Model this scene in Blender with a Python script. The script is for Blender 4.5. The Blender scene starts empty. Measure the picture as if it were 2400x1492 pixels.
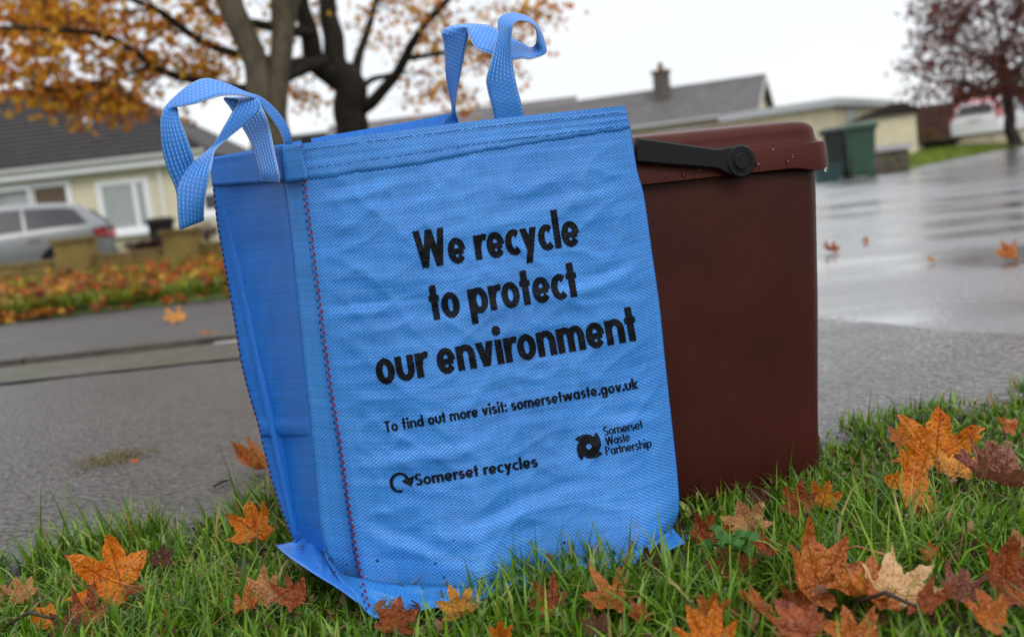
import bpy, bmesh, math, random
import numpy as np
from mathutils import Vector, Matrix
random.seed(7); rng = np.random.default_rng(11)
scene = bpy.context.scene
COL = scene.collection

# ------------------------------------------------------------------ camera
CAM_H = 0.37
ROLL = math.radians(6.3)
FPX = 2333.0                       # focal length in photo pixels (35 mm on 36 mm)
PITCH = math.atan(284*math.cos(ROLL)/FPX)
FWD = Vector((0, math.cos(PITCH), -math.sin(PITCH)))
ZP = Vector((0, math.sin(PITCH), math.cos(PITCH)))
RGT = Vector((1, 0, 0))*math.cos(ROLL) - ZP*math.sin(ROLL)
UPV = Vector((1, 0, 0))*math.sin(ROLL) + ZP*math.cos(ROLL)
CAM = Vector((0, 0, CAM_H))
cd = bpy.data.cameras.new('camera'); cam = bpy.data.objects.new('camera', cd); COL.objects.link(cam)
cd.lens = 35; cd.sensor_width = 36; cd.sensor_fit = 'HORIZONTAL'; cd.clip_start = 0.02; cd.clip_end = 1000
cam.matrix_world = Matrix(((RGT.x, UPV.x, -FWD.x, CAM.x), (RGT.y, UPV.y, -FWD.y, CAM.y), (RGT.z, UPV.z, -FWD.z, CAM.z), (0, 0, 0, 1)))
cd.dof.use_dof = True; cd.dof.focus_distance = 1.03; cd.dof.aperture_fstop = 4.8
scene.camera = cam

# ------------------------------------------------------------------ world: overcast
w = bpy.data.worlds.new('World'); scene.world = w; w.use_nodes = True
nt = w.node_tree; nt.nodes.clear()
def N(nt, t, **k):
    n = nt.nodes.new(t)
    for a, v in k.items():
        if a == 'inp':
            for i, x in v.items(): n.inputs[i].default_value = x
        else: setattr(n, a, v)
    return n
out = N(nt, 'ShaderNodeOutputWorld'); bg1 = N(nt, 'ShaderNodeBackground'); bg2 = N(nt, 'ShaderNodeBackground'); addb = N(nt, 'ShaderNodeAddShader')
sky = N(nt, 'ShaderNodeTexSky', sky_type='NISHITA', sun_disc=False, sun_elevation=math.radians(40), sun_rotation=math.radians(150))
nt.links.new(sky.outputs[0], bg1.inputs[0]); bg1.inputs[1].default_value = 0.05*0.35   # the thin light that gets through the cloud
tc = N(nt, 'ShaderNodeTexCoord'); sep = N(nt, 'ShaderNodeSeparateXYZ'); nt.links.new(tc.outputs['Generated'], sep.inputs[0])
def MA(nt, op, a, b=None, c=None, clamp=False):
    n = nt.nodes.new('ShaderNodeMath'); n.operation = op; n.use_clamp = clamp
    for i, x in enumerate((a, b, c)):
        if x is None: continue
        if isinstance(x, (int, float)): n.inputs[i].default_value = x
        else: nt.links.new(x, n.inputs[i])
    return n.outputs[0]
zc = MA(nt, 'MAXIMUM', sep.outputs[2], 0.0)
z2 = MA(nt, 'MULTIPLY', zc, zc)
ns = N(nt, 'ShaderNodeTexNoise', inp={'Scale': 2.2, 'Detail': 4.0, 'Roughness': 0.5}); mp = N(nt, 'ShaderNodeMapping', inp={'Scale': (1, 1, 3)})
nt.links.new(tc.outputs['Generated'], mp.inputs[0]); nt.links.new(mp.outputs[0], ns.inputs[0])
lum = MA(nt, 'ADD', MA(nt, 'MULTIPLY_ADD', z2, 1.10, 0.84), MA(nt, 'MULTIPLY', ns.outputs[0], 0.16))
cmb = N(nt, 'ShaderNodeVectorMath', operation='SCALE'); cmb.inputs[0].default_value = (0.975, 0.99, 1.02)
nt.links.new(lum, cmb.inputs['Scale']); nt.links.new(cmb.outputs[0], bg2.inputs[0]); bg2.inputs[1].default_value = 1.0
nt.links.new(bg1.outputs[0], addb.inputs[0]); nt.links.new(bg2.outputs[0], addb.inputs[1]); nt.links.new(addb.outputs[0], out.inputs[0])

# ------------------------------------------------------------------ sun (veiled)
sd = bpy.data.lights.new('sun', 'SUN'); sd.energy = 1.35; sd.angle = math.radians(28); sd.color = (1, 0.97, 0.93)
so = bpy.data.objects.new('sun', sd); COL.objects.link(so)
so.rotation_euler = (math.radians(50), 0, math.radians(28))
so.location = (0, 0, 30)
vs = scene.view_settings
scene.display_settings.display_device = 'sRGB'
vs.view_transform = 'Standard'; vs.look = 'None'; vs.exposure = 0.0; vs.gamma = 1.0; vs.use_curve_mapping = False
scene.cycles.use_denoising = True
scene.cycles.max_bounces = 8; scene.cycles.transparent_max_bounces = 8

# ------------------------------------------------------------------ pixel <-> place helpers
def ray(px, py): return FWD + RGT*((px-1200)/FPX) - UPV*((py-746)/FPX)
def at(px, py, D): d = ray(px, py); return CAM + d*(D/d.y)
def gz(px, py, z=0.0):
    d = ray(px, py); return CAM + d*((z-CAM_H)/d.z)
_F, _R, _U, _C = (np.array(v[:]) for v in (FWD, RGT, UPV, CAM))
def at_np(px, py, D):
    px = np.asarray(px, float); py = np.asarray(py, float)
    d = _F + _R*((px-1200)/FPX)[..., None] - _U*((py-746)/FPX)[..., None]
    return _C + d*(np.asarray(D)/d[..., 1])[..., None]
def sm(x, a, b):
    t = np.clip((np.asarray(x, float)-a)/(b-a), 0, 1); return t*t*(3-2*t)
def ybank(x): return 23+(np.asarray(x, float)-9.4)*1.17
def g(x, y):
    x = np.asarray(x, float); y = np.asarray(y, float)
    left = -0.26*sm(y, 9, 19)*sm(-x, 0, 6)
    t = y-ybank(x)
    right = sm(x, 5, 9)*(0.023*np.clip(y-22, 0, 40)+0.12*sm(t, 0, 2.5)+0.2*sm(t, 5, 9))
    return left+right
def gf(x, y): return float(g(x, y))
_perm = np.random.default_rng(3).permutation(256); _perm = np.concatenate([_perm, _perm])
_grad = np.random.default_rng(4).uniform(0, 2*math.pi, 256)
def pnoise(x, y, seed=0):
    x = np.asarray(x, float)+seed*17.3; y = np.asarray(y, float)+seed*9.7
    xi = np.floor(x).astype(int); yi = np.floor(y).astype(int); xf = x-xi; yf = y-yi
    def gr(ix, iy, dx, dy):
        a = _grad[_perm[(_perm[ix & 255]+iy) & 255]]; return np.cos(a)*dx+np.sin(a)*dy
    u = xf**3*(xf*(xf*6-15)+10); v = yf**3*(yf*(yf*6-15)+10)
    a = gr(xi, yi, xf, yf); b = gr(xi+1, yi, xf-1, yf); c = gr(xi, yi+1, xf, yf-1); d = gr(xi+1, yi+1, xf-1, yf-1)
    return (a*(1-u)+b*u)*(1-v)+(c*(1-u)+d*u)*v

# ------------------------------------------------------------------ material helpers
def newmat(name):
    m = bpy.data.materials.new(name); m.use_nodes = True; t = m.node_tree
    return m, t, t.nodes['Principled BSDF']
def M(name, base, rough=0.5, var=None, bump=None, metal=0.0, spec=0.5, stretch=None, coat=0.0):
    m, t, p = newmat(name)
    p.inputs['Base Color'].default_value = (*base, 1); p.inputs['Roughness'].default_value = rough
    p.inputs['Metallic'].default_value = metal; p.inputs['Specular IOR Level'].default_value = spec if rough < 0.5 else spec*0.45; p.inputs['Coat Weight'].default_value = coat
    tc = N(t, 'ShaderNodeTexCoord'); vec = tc.outputs['Object']
    if stretch:
        mp = N(t, 'ShaderNodeMapping', inp={'Scale': stretch}); t.links.new(vec, mp.inputs[0]); vec = mp.outputs[0]
    if var:
        n = N(t, 'ShaderNodeTexNoise', inp={'Scale': var[0], 'Detail': 5.0, 'Roughness': 0.6}); t.links.new(vec, n.inputs[0])
        r = N(t, 'ShaderNodeMapRange', inp={1: 0.3, 2: 0.7, 3: 1-var[1], 4: 1+var[1]}); t.links.new(n.outputs[0], r.inputs[0])
        s = N(t, 'ShaderNodeVectorMath', operation='SCALE'); s.inputs[0].default_value = base
        t.links.new(r.outputs[0], s.inputs['Scale']); t.links.new(s.outputs[0], p.inputs['Base Color'])
    if bump:
        n = N(t, 'ShaderNodeTexNoise', inp={'Scale': bump[0], 'Detail': 4.0}); t.links.new(vec, n.inputs[0])
        b = N(t, 'ShaderNodeBump', inp={'Strength': bump[1], 'Distance': bump[2]}); t.links.new(n.outputs[0], b.inputs['Height']); t.links.new(b.outputs[0], p.inputs['Normal'])
    return m
def mat_attr(name, rough=0.4, trans=0.0, spec=0.5):
    m, t, p = newmat(name)
    a = N(t, 'ShaderNodeAttribute', attribute_name='tint'); t.links.new(a.outputs[0], p.inputs['Base Color'])
    p.inputs['Roughness'].default_value = rough; p.inputs['Specular IOR Level'].default_value = spec
    if trans:
        tr = N(t, 'ShaderNodeBsdfTranslucent'); t.links.new(a.outputs[0], tr.inputs[0])
        mx = N(t, 'ShaderNodeMixShader', inp={0: trans}); t.links.new(p.outputs[0], mx.inputs[1]); t.links.new(tr.outputs[0], mx.inputs[2])
        t.links.new(mx.outputs[0], t.nodes['Material Output'].inputs[0])
    return m

# ------------------------------------------------------------------ object helpers
def thing(name, label, cat, loc=(0, 0, 0), group=None, rz=0.0):
    o = bpy.data.objects.new(name, None); COL.objects.link(o); o.location = loc; o.rotation_euler = (0, 0, rz)
    o.empty_display_size = 0.1
    o['label'] = label; o['category'] = cat
    if group: o['group'] = group
    return o
def tag(o, label, cat, group=None):
    o['label'] = label; o['category'] = cat
    if group: o['group'] = group
    return o
def origin(p):
    v = Vector((0, 0, 0))
    while p is not None: v = v+p.location; p = p.parent
    return v
def mesh(name, V, F, mats, smooth=False, uv=None, tint=None):
    me = bpy.data.meshes.new(name)
    V = np.asarray(V, dtype=np.float32)
    if isinstance(F, np.ndarray):
        n, k = F.shape
        me.vertices.add(len(V)); me.vertices.foreach_set('co', V.ravel())
        me.loops.add(n*k); me.loops.foreach_set('vertex_index', F.astype(np.int32).ravel())
        me.polygons.add(n); me.polygons.foreach_set('loop_start', np.arange(0, n*k, k, dtype=np.int32))
        me.update(calc_edges=True)
    else:
        me.from_pydata(V.tolist(), [], F)
    if smooth: me.polygons.foreach_set('use_smooth', np.ones(len(me.polygons), bool))
    for m in (mats if isinstance(mats, (list, tuple)) else [mats]): me.materials.append(m)
    if uv is not None:
        l = me.uv_layers.new(name='UVMap'); vi = np.zeros(len(me.loops), np.int32); me.loops.foreach_get('vertex_index', vi)
        l.data.foreach_set('uv', np.asarray(uv, np.float32)[vi].ravel())
    if tint is not None:
        a = me.color_attributes.new('tint', 'FLOAT_COLOR', 'POINT')
        c = np.ones((len(V), 4), np.float32); c[:, :3] = tint; a.data.foreach_set('color', c.ravel())
    me.validate(); me.update()
    return me
def obj(name, V, F, mats, parent=None, smooth=False, uv=None, tint=None, solid=0.0):
    """world coordinates in; the origin goes to the parent's origin, or to the middle of the base"""
    V = np.asarray(V, float)
    if parent is not None: org = np.array(origin(parent)[:])
    else: org = np.array([(V[:, 0].min()+V[:, 0].max())/2, (V[:, 1].min()+V[:, 1].max())/2, V[:, 2].min()])
    o = bpy.data.objects.new(name, mesh(name, V-org, F, mats, smooth, uv, tint)); COL.objects.link(o)
    if parent is not None: o.parent = parent
    else: o.location = org
    if solid:
        s = o.modifiers.new('thickness', 'SOLIDIFY'); s.thickness = solid; s.offset = -1
    return o
class MB:
    def __init__(s): s.v = []; s.f = []
    def add(s, V, F):
        b = len(s.v); s.v += [tuple(x) for x in V]; s.f += [tuple(i+b for i in f) for f in F]; return s
    def box(s, c, d, ax=(1, 0, 0), up=(0, 0, 1)):
        x = Vector(ax).normalized(); z = Vector(up); z = (z-x*z.dot(x)).normalized(); y = z.cross(x); c = Vector(c)
        P = [c+x*(i*d[0]/2)+y*(j*d[1]/2)+z*(k*d[2]/2) for k in (-1, 1) for j in (-1, 1) for i in (-1, 1)]
        return s.add(P, [(0, 2, 3, 1), (4, 5, 7, 6), (0, 1, 5, 4), (2, 6, 7, 3), (0, 4, 6, 2), (1, 3, 7, 5)])
    def hull(s, A, B):
        """prism between two rings with the same count"""
        n = len(A); return s.add(list(A)+list(B), [tuple(range(n))[::-1], tuple(range(n, 2*n))]+[(i, (i+1) % n, n+(i+1) % n, n+i) for i in range(n)])
    def tube(s, pts, rad, n=6, cap=True):
        pts = [Vector(p) for p in pts]; rings = []; prev = None
        for i, p in enumerate(pts):
            d = (pts[min(i+1, len(pts)-1)]-pts[max(i-1, 0)])
            d = d.normalized() if d.length > 1e-9 else Vector((0, 0, 1))
            a = d.orthogonal().normalized() if prev is None else (prev-d*prev.dot(d)).normalized()
            prev = a; b = d.cross(a); r = rad[i] if isinstance(rad, (list, tuple)) else rad
            rings.append([p+(a*math.cos(2*math.pi*k/n)+b*math.sin(2*math.pi*k/n))*r for k in range(n)])
        V = [x for r in rings for x in r]; F = []
        for i in range(len(rings)-1):
            for k in range(n): F.append((i*n+k, i*n+(k+1) % n, (i+1)*n+(k+1) % n, (i+1)*n+k))
        if cap: F += [tuple(range(n))[::-1], tuple(range((len(rings)-1)*n, len(rings)*n))]
        return s.add(V, F)
    def loft(s, rings, cap=True):
        n = len(rings[0]); V = [x for r in rings for x in r]; F = []
        for i in range(len(rings)-1):
            for k in range(n): F.append((i*n+k, i*n+(k+1) % n, (i+1)*n+(k+1) % n, (i+1)*n+k))
        if cap: F += [tuple(range(n))[::-1], tuple(range((len(rings)-1)*n, len(rings)*n))]
        return s.add(V, F)
    def ball(s, c, r, n=8, m=6, sc=(1, 1, 1)):
        rings = []
        for i in range(1, m):
            a = math.pi*i/m; rings.append([Vector((c[0]+r*sc[0]*math.sin(a)*math.cos(2*math.pi*k/n), c[1]+r*sc[1]*math.sin(a)*math.sin(2*math.pi*k/n), c[2]-r*sc[2]*math.cos(a))) for k in range(n)])
        return s.loft(rings)
    def obj(s, name, mat, parent=None, smooth=False): return obj(name, s.v, s.f, mat, parent, smooth)
def grid_faces(nu, nv):
    i, j = np.meshgrid(np.arange(nu-1), np.arange(nv-1), indexing='ij'); a = (i*nv+j).ravel()
    return np.stack([a, a+nv, a+nv+1, a+1], 1)
def catmull(P, n):
    P = np.asarray(P, float); m = len(P); o = []
    for i in range(m-1):
        p0 = P[max(i-1, 0)]; p1 = P[i]; p2 = P[i+1]; p3 = P[min(i+2, m-1)]
        for k in range(n):
            t = k/n; o.append(0.5*((2*p1)+(-p0+p2)*t+(2*p0-5*p1+4*p2-p3)*t*t+(-p0+3*p1-3*p2+p3)*t**3))
    o.append(P[-1]); return np.array(o)
def resample(P, t):
    """smooth polyline sampled by arc length"""
    Q = catmull(P, 8); s = np.concatenate([[0], np.cumsum(np.linalg.norm(np.diff(Q[:, :2], axis=0), axis=1))]); s /= s[-1]
    return np.stack([np.interp(t, s, Q[:, k]) for k in range(Q.shape[1])], -1)

# ================================================================== GROUND
def wet_mat(name, base, agg, puddle, rough_dry, rough_wet, bump, scale_p, moss=None, film=(0.0, 0.2, 0.1), shelter=None):
    m, t, p = newmat(name); tc = N(t, 'ShaderNodeTexCoord'); vec = tc.outputs['Object']
    mp = N(t, 'ShaderNodeMapping', inp={'Scale': scale_p}); t.links.new(vec, mp.inputs[0])
    n1 = N(t, 'ShaderNodeTexNoise', inp={'Scale': 1.0, 'Detail': 5.0, 'Roughness': 0.55}); t.links.new(mp.outputs[0], n1.inputs[0])
    mask = N(t, 'ShaderNodeMapRange', inp={1: puddle[0], 2: puddle[1], 3: 0.0, 4: 1.0}); src = n1.outputs[0]
    if shelter:
        wa = N(t, 'ShaderNodeAttribute', attribute_name='wetness'); nf = N(t, 'ShaderNodeTexNoise', inp={'Scale': 9.0, 'Detail': 5.0}); t.links.new(vec, nf.inputs[0])
        src = MA(t, 'ADD', src, MA(t, 'MULTIPLY', wa.outputs['Fac'], MA(t, 'MULTIPLY_ADD', nf.outputs[0], .7, .25)))
    t.links.new(src, mask.inputs[0])
    v = N(t, 'ShaderNodeTexVoronoi', inp={'Scale': agg}); t.links.new(vec, v.inputs[0])
    n2 = N(t, 'ShaderNodeTexNoise', inp={'Scale': agg*0.6, 'Detail': 3.0}); t.links.new(vec, n2.inputs[0])
    ht = MA(t, 'ADD', MA(t, 'MULTIPLY', v.outputs['Distance'], 1.0), MA(t, 'MULTIPLY', n2.outputs[0], 0.8))
    b = N(t, 'ShaderNodeBump', inp={'Distance': bump[1]}); t.links.new(ht, b.inputs['Height'])
    t.links.new(MA(t, 'MULTIPLY_ADD', mask.outputs[0], -bump[0]*0.93, bump[0]), b.inputs['Strength']); t.links.new(b.outputs[0], p.inputs['Normal'])
    t.links.new(MA(t, 'MULTIPLY_ADD', mask.outputs[0], rough_wet-rough_dry, rough_dry), p.inputs['Roughness'])
    # aggregate colour
    c = N(t, 'ShaderNodeMapRange', inp={1: 0.0, 2: 1.0, 3: 0.25, 4: 1.9}); t.links.new(v.outputs['Color'], c.inputs[0])
    n3 = N(t, 'ShaderNodeTexNoise', inp={'Scale': 2.3, 'Detail': 5.0}); t.links.new(vec, n3.inputs[0])
    c2 = MA(t, 'MULTIPLY', c.outputs[0], MA(t, 'MULTIPLY_ADD', n3.outputs[0], 0.9, 0.55))
    s = N(t, 'ShaderNodeVectorMath', operation='SCALE'); s.inputs[0].default_value = base; t.links.new(c2, s.inputs['Scale'])
    colr = s.outputs[0]
    if moss:
        nm = N(t, 'ShaderNodeTexNoise', inp={'Scale': moss[0], 'Detail': 4.0}); t.links.new(vec, nm.inputs[0])
        r = N(t, 'ShaderNodeMapRange', inp={1: moss[1], 2: moss[1]+0.15, 3: 0.0, 4: 0.8}); t.links.new(nm.outputs[0], r.inputs[0])
        mx = N(t, 'ShaderNodeMix', data_type='RGBA'); t.links.new(r.outputs[0], mx.inputs[0]); t.links.new(colr, mx.inputs[6]); mx.inputs[7].default_value = (*moss[2], 1)
        colr = mx.outputs[2]
    t.links.new(colr, p.inputs['Base Color'])
    p.inputs['Specular IOR Level'].default_value = 0.35 if film[0] < .5 else (0.5 if shelter else 0.8); p.inputs['Coat IOR'].default_value = 1.52; p.inputs['Coat Weight'].default_value = film[0]
    if shelter:     # drier under the trees (towards -x), soaked in the open
        sx_ = N(t, 'ShaderNodeSeparateXYZ'); gp = N(t, 'ShaderNodeNewGeometry'); t.links.new(gp.outputs['Position'], sx_.inputs[0]); rr_ = N(t, 'ShaderNodeMapRange', inp={1: shelter[0], 2: shelter[1], 3: shelter[2], 4: film[0]}); t.links.new(sx_.outputs[0], rr_.inputs[0]); t.links.new(MA(t, 'MULTIPLY', rr_.outputs[0], MA(t, 'MULTIPLY_ADD', v.outputs['Distance'], -2.8, 1.75, True)), p.inputs['Coat Weight'])
    t.links.new(MA(t, 'MULTIPLY_ADD', mask.outputs[0], film[2]-film[1], film[1]), p.inputs['Coat Roughness']); t.links.new(b.outputs[0], p.inputs['Coat Normal'])
    return m
mat_road = wet_mat('wet_asphalt', (0.045, 0.046, 0.05), 95, (0.38, 0.60), 0.40, 0.20, (0.55, 0.005), (0.6, 1.5, 1), None, (1.0, 0.24, 0.12))
mat_pave = wet_mat('footway_tarmac', (0.043, 0.037, 0.034), 100, (0.60, 0.86), 0.28, 0.14, (0.62, 0.006), (0.8, 1.2, 1), None, (1.0, 0.12, 0.08), (-.1, .5, .03))
mat_lane = wet_mat('lane_tarmac', (0.041, 0.037, 0.036), 150, (0.60, 0.85), 0.5, 0.3, (0.6, 0.006), (0.8, 1.2, 1), None, (0.15, 0.4, 0.25))
mat_edge = wet_mat('mossy_edging', (0.06, 0.055, 0.043), 120, (0.7, 0.9), 0.5, 0.3, (0.6, 0.005), (1, 1, 1), (5.0, 0.46, (0.05, 0.05, 0.016)))
mat_soil = M('damp_soil', (0.03, 0.026, 0.013), 0.8, var=(30, 0.5), bump=(60, 0.8, 0.02))
mat_turf = M('turf', (0.05, 0.075, 0.015), 0.8, var=(3, 0.5), bump=(30, 0.8, 0.05))

def sheet(name, xs, ylo, yhi, n, mat, dz, power=1.0, skirt=0.0):
    xs = np.asarray(xs, float); t = np.linspace(0, 1, n)**power
    lo = np.array([ylo(x) for x in xs]); hi = np.array([yhi(x) for x in xs])
    X = np.repeat(xs[:, None], n, 1); Y = lo[:, None]+(hi-lo)[:, None]*t[None, :]
    Z = g(X, Y)+dz
    if skirt:
        Z[:, 0] -= skirt
    o = obj(name, np.stack([X, Y, Z], -1).reshape(-1, 3), grid_faces(len(xs), n), mat, smooth=True); o['kind'] = 'structure'
    return o
xsfar = np.concatenate([np.linspace(-200, -35, 12), np.linspace(-30, 45, 60), np.linspace(55, 200, 12)])
sheet('ground', xsfar, lambda x: -25, lambda x: 320, 90, mat_turf, -0.04, 1.6)
def verge_edge(x):
    x = float(x)
    return float(np.interp(x, [-3, -0.9, -0.62, -0.5, -0.3, -0.1, 0.15, 0.36, 0.53, 0.76, 0.95, 3], [1.0, 1.09, 1.15, 1.20, 1.28, 1.36, 1.40, 1.31, 1.37, 1.47, 1.54, 1.7]))+0.015*float(pnoise(x*9, 0.5))
def footway_far(x):
    return .028*float(pnoise(x*5+.3, 1.5))+.016*float(pnoise(x*17, 4.5))+float(np.interp(x, [-6, 0.1, 0.4, 0.62, 0.76, 0.82, 0.88, 0.96, 1.2, 1.6, 5], [2.78, 2.78, 2.74, 2.62, 2.42, 2.18, 2.0, 1.9, 1.8, 1.76, 1.7]))
def road_near(x): return 2.70 if x < .3 else (1.58 if x > .45 else 2.2)
sheet('road', np.concatenate([np.linspace(-40, -6, 12), np.linspace(-5, 14, 60), np.linspace(15, 45, 24)]), road_near, lambda x: 58, 100, mat_road, 0.0, 1.6)
xn = np.concatenate([np.linspace(-6, -1.5, 10), np.linspace(-1.4, 1.6, 180), np.linspace(1.8, 5, 8)])
sheet('footway', xn, lambda x: verge_edge(x)-.06, footway_far, 40, mat_pave, 0.004, skirt=.03)
fo_ = bpy.data.objects['footway']; wa_ = fo_.data.attributes.new('wetness', 'FLOAT', 'POINT'); _t = np.tile(np.linspace(0, 1, 40), len(xn)); _x = np.repeat(xn, 40)
wa_.data.foreach_set('value', (sm(_t, -.25, .95)*.5*sm(_x, .2, .6)).astype(np.float32))
sheet('verge_soil', xn, lambda x: -2.0, verge_edge, 60, mat_soil, -0.010)
sheet('lane', np.linspace(-9, .7, 40), lambda x: 3.34, lambda x: 5.3, 12, mat_lane, 0.006)
# edging strip, kerb stones
xe = np.linspace(-8, 0.6, 40)
sheet('edging_strip', xe, lambda x: 2.80+0.01*math.sin(x*3), lambda x: 3.22, 6, mat_edge, 0.007)
kerbroot = thing('kerb', 'low pale row of mossy edging kerb stones crossing the tarmac', 'kerb', (-3.4, 3.28, 0))
mat_kerb = M('kerb_concrete', (0.066, 0.060, 0.050), 0.55, var=(7, 0.45), bump=(60, 0.4, 0.01))
for i in range(9):
    x0 = -8+i*0.915
    b = MB(); b.box((x0+0.45, 3.285, 0.0), (0.905, 0.11, 0.05)); b.obj('kerb_stone', mat_kerb, kerbroot)
# far verge and the bank opposite
xv = np.concatenate([np.linspace(-45, -12, 14), np.linspace(-11, 3.0, 40)])
def farkerb(x): return 5.25+0.04*math.sin(x*1.7)+0.05*float(pnoise(x*3, 3))
sheet('far_verge', xv, lambda x: max(farkerb(x), (x+.2)/.2), lambda x: 26.6, 40, mat_turf, 0.05, 1.5, skirt=0.06)
sheet('grass_bank', np.concatenate([np.linspace(9.3, 22, 30), np.linspace(23, 60, 12)]), lambda x: float(ybank(x)), lambda x: float(ybank(x))+40, 30, mat_turf, 0.03, 1.8, skirt=0.05)

# ================================================================== THE BLUE BAG
def weave_mat(name, ca, cb, cell=0.0019, rough=0.36, spec=0.5, bumpd=0.0006, bs=0.55):
    m, t, p = newmat(name); uv = N(t, 'ShaderNodeUVMap', uv_map='UVMap'); sp = N(t, 'ShaderNodeSeparateXYZ'); t.links.new(uv.outputs[0], sp.inputs[0])
    # slight waviness of the tapes
    nw = N(t, 'ShaderNodeTexNoise', inp={'Scale': 60.0, 'Detail': 2.0}); t.links.new(uv.outputs[0], nw.inputs[0])
    wob = MA(t, 'MULTIPLY_ADD', nw.outputs[0], 1.0, -0.5)
    sx = MA(t, 'ADD', MA(t, 'DIVIDE', sp.outputs[0], cell), wob); sy = MA(t, 'ADD', MA(t, 'DIVIDE', sp.outputs[1], cell*0.82), wob)
    fx = MA(t, 'FLOOR', sx); fy = MA(t, 'FLOOR', sy)
    par = MA(t, 'ABSOLUTE', MA(t, 'MODULO', MA(t, 'ADD', fx, fy), 2.0))
    hx = MA(t, 'ABSOLUTE', MA(t, 'SINE', MA(t, 'MULTIPLY', sx, math.pi))); hy = MA(t, 'ABSOLUTE', MA(t, 'SINE', MA(t, 'MULTIPLY', sy, math.pi)))
    hmix = MA(t, 'ADD', MA(t, 'MULTIPLY', par, hx), MA(t, 'MULTIPLY', MA(t, 'SUBTRACT', 1.0, par), hy))
    # every tape has its own tone
    def wn(v, sc):
        c = N(t, 'ShaderNodeCombineXYZ'); t.links.new(v, c.inputs[0]); c.inputs[1].default_value = sc
        n = N(t, 'ShaderNodeTexWhiteNoise', noise_dimensions='2D'); t.links.new(c.outputs[0], n.inputs[0]); return n.outputs[0]
    tone = MA(t, 'ADD', MA(t, 'MULTIPLY', wn(fy, 1.7), 0.22), MA(t, 'MULTIPLY', wn(fx, 5.1), 0.10))
    mx = N(t, 'ShaderNodeMix', data_type='RGBA'); mx.inputs[6].default_value = (*ca, 1); mx.inputs[7].default_value = (*cb, 1)
    n5 = N(t, 'ShaderNodeTexNoise', inp={'Scale': 14.0, 'Detail': 4.0}); t.links.new(uv.outputs[0], n5.inputs[0])
    t.links.new(MA(t, 'ADD', MA(t, 'MULTIPLY', par, 0.8), MA(t, 'MULTIPLY_ADD', n5.outputs[0], 0.5, -0.15)), mx.inputs[0])  # warp and weft catch light differently; that sheen is coloured in as two blues
    sc = N(t, 'ShaderNodeVectorMath', operation='SCALE'); t.links.new(mx.outputs[2], sc.inputs[0]); t.links.new(MA(t, 'ADD', tone, 0.82), sc.inputs['Scale'])
    t.links.new(sc.outputs[0], p.inputs['Base Color'])
    b = N(t, 'ShaderNodeBump', inp={'Strength': bs, 'Distance': bumpd}); t.links.new(hmix, b.inputs['Height']); t.links.new(b.outputs[0], p.inputs['Normal'])
    p.inputs['Roughness'].default_value = rough; p.inputs['Specular IOR Level'].default_value = spec
    tr = N(t, 'ShaderNodeBsdfTranslucent'); t.links.new(sc.outputs[0], tr.inputs[0]); ms = N(t, 'ShaderNodeMixShader', inp={0: 0.12})
    t.links.new(p.outputs[0], ms.inputs[1]); t.links.new(tr.outputs[0], ms.inputs[2]); t.links.new(ms.outputs[0], t.nodes['Material Output'].inputs[0])
    return m
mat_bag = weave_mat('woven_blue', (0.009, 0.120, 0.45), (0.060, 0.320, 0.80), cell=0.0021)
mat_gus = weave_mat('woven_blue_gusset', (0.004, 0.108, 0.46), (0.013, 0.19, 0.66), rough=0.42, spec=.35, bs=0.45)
mat_flat = weave_mat('coated_blue', (0.03, 0.17, 0.60), (0.045, 0.21, 0.66), rough=0.3, bs=0.15)
mat_ink, t_, p_ = newmat('black_ink'); p_.inputs['Roughness'].default_value = .6; p_.inputs['Specular IOR Level'].default_value = .08
tc_ = N(t_, 'ShaderNodeTexCoord'); mp_ = N(t_, 'ShaderNodeMapping', inp={'Scale': (420, 420, 900)}); t_.links.new(tc_.outputs['Object'], mp_.inputs[0])
n_ = N(t_, 'ShaderNodeTexNoise', inp={'Scale': 1.0, 'Detail': 2.0}); t_.links.new(mp_.outputs[0], n_.inputs[0])
n2_ = N(t_, 'ShaderNodeTexNoise', inp={'Scale': 22.0, 'Detail': 3.0}); t_.links.new(tc_.outputs['Object'], n2_.inputs[0])
r_ = N(t_, 'ShaderNodeMapRange', inp={1: .60, 2: .68, 3: 0.0, 4: 1.0}); t_.links.new(MA(t_, 'ADD', n_.outputs[0], MA(t_, 'MULTIPLY_ADD', n2_.outputs[0], .22, -.11)), r_.inputs[0])
x_ = N(t_, 'ShaderNodeMix', data_type='RGBA'); t_.links.new(MA(t_, 'MULTIPLY', r_.outputs[0], .32), x_.inputs[0]); x_.inputs[6].default_value = (.0045, .0048, .006, 1); x_.inputs[7].default_value = (.05, .10, .22, 1); t_.links.new(x_.outputs[2], p_.inputs['Base Color'])  # blue flecks: broken print, with glints of the weave put into the colour
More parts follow.
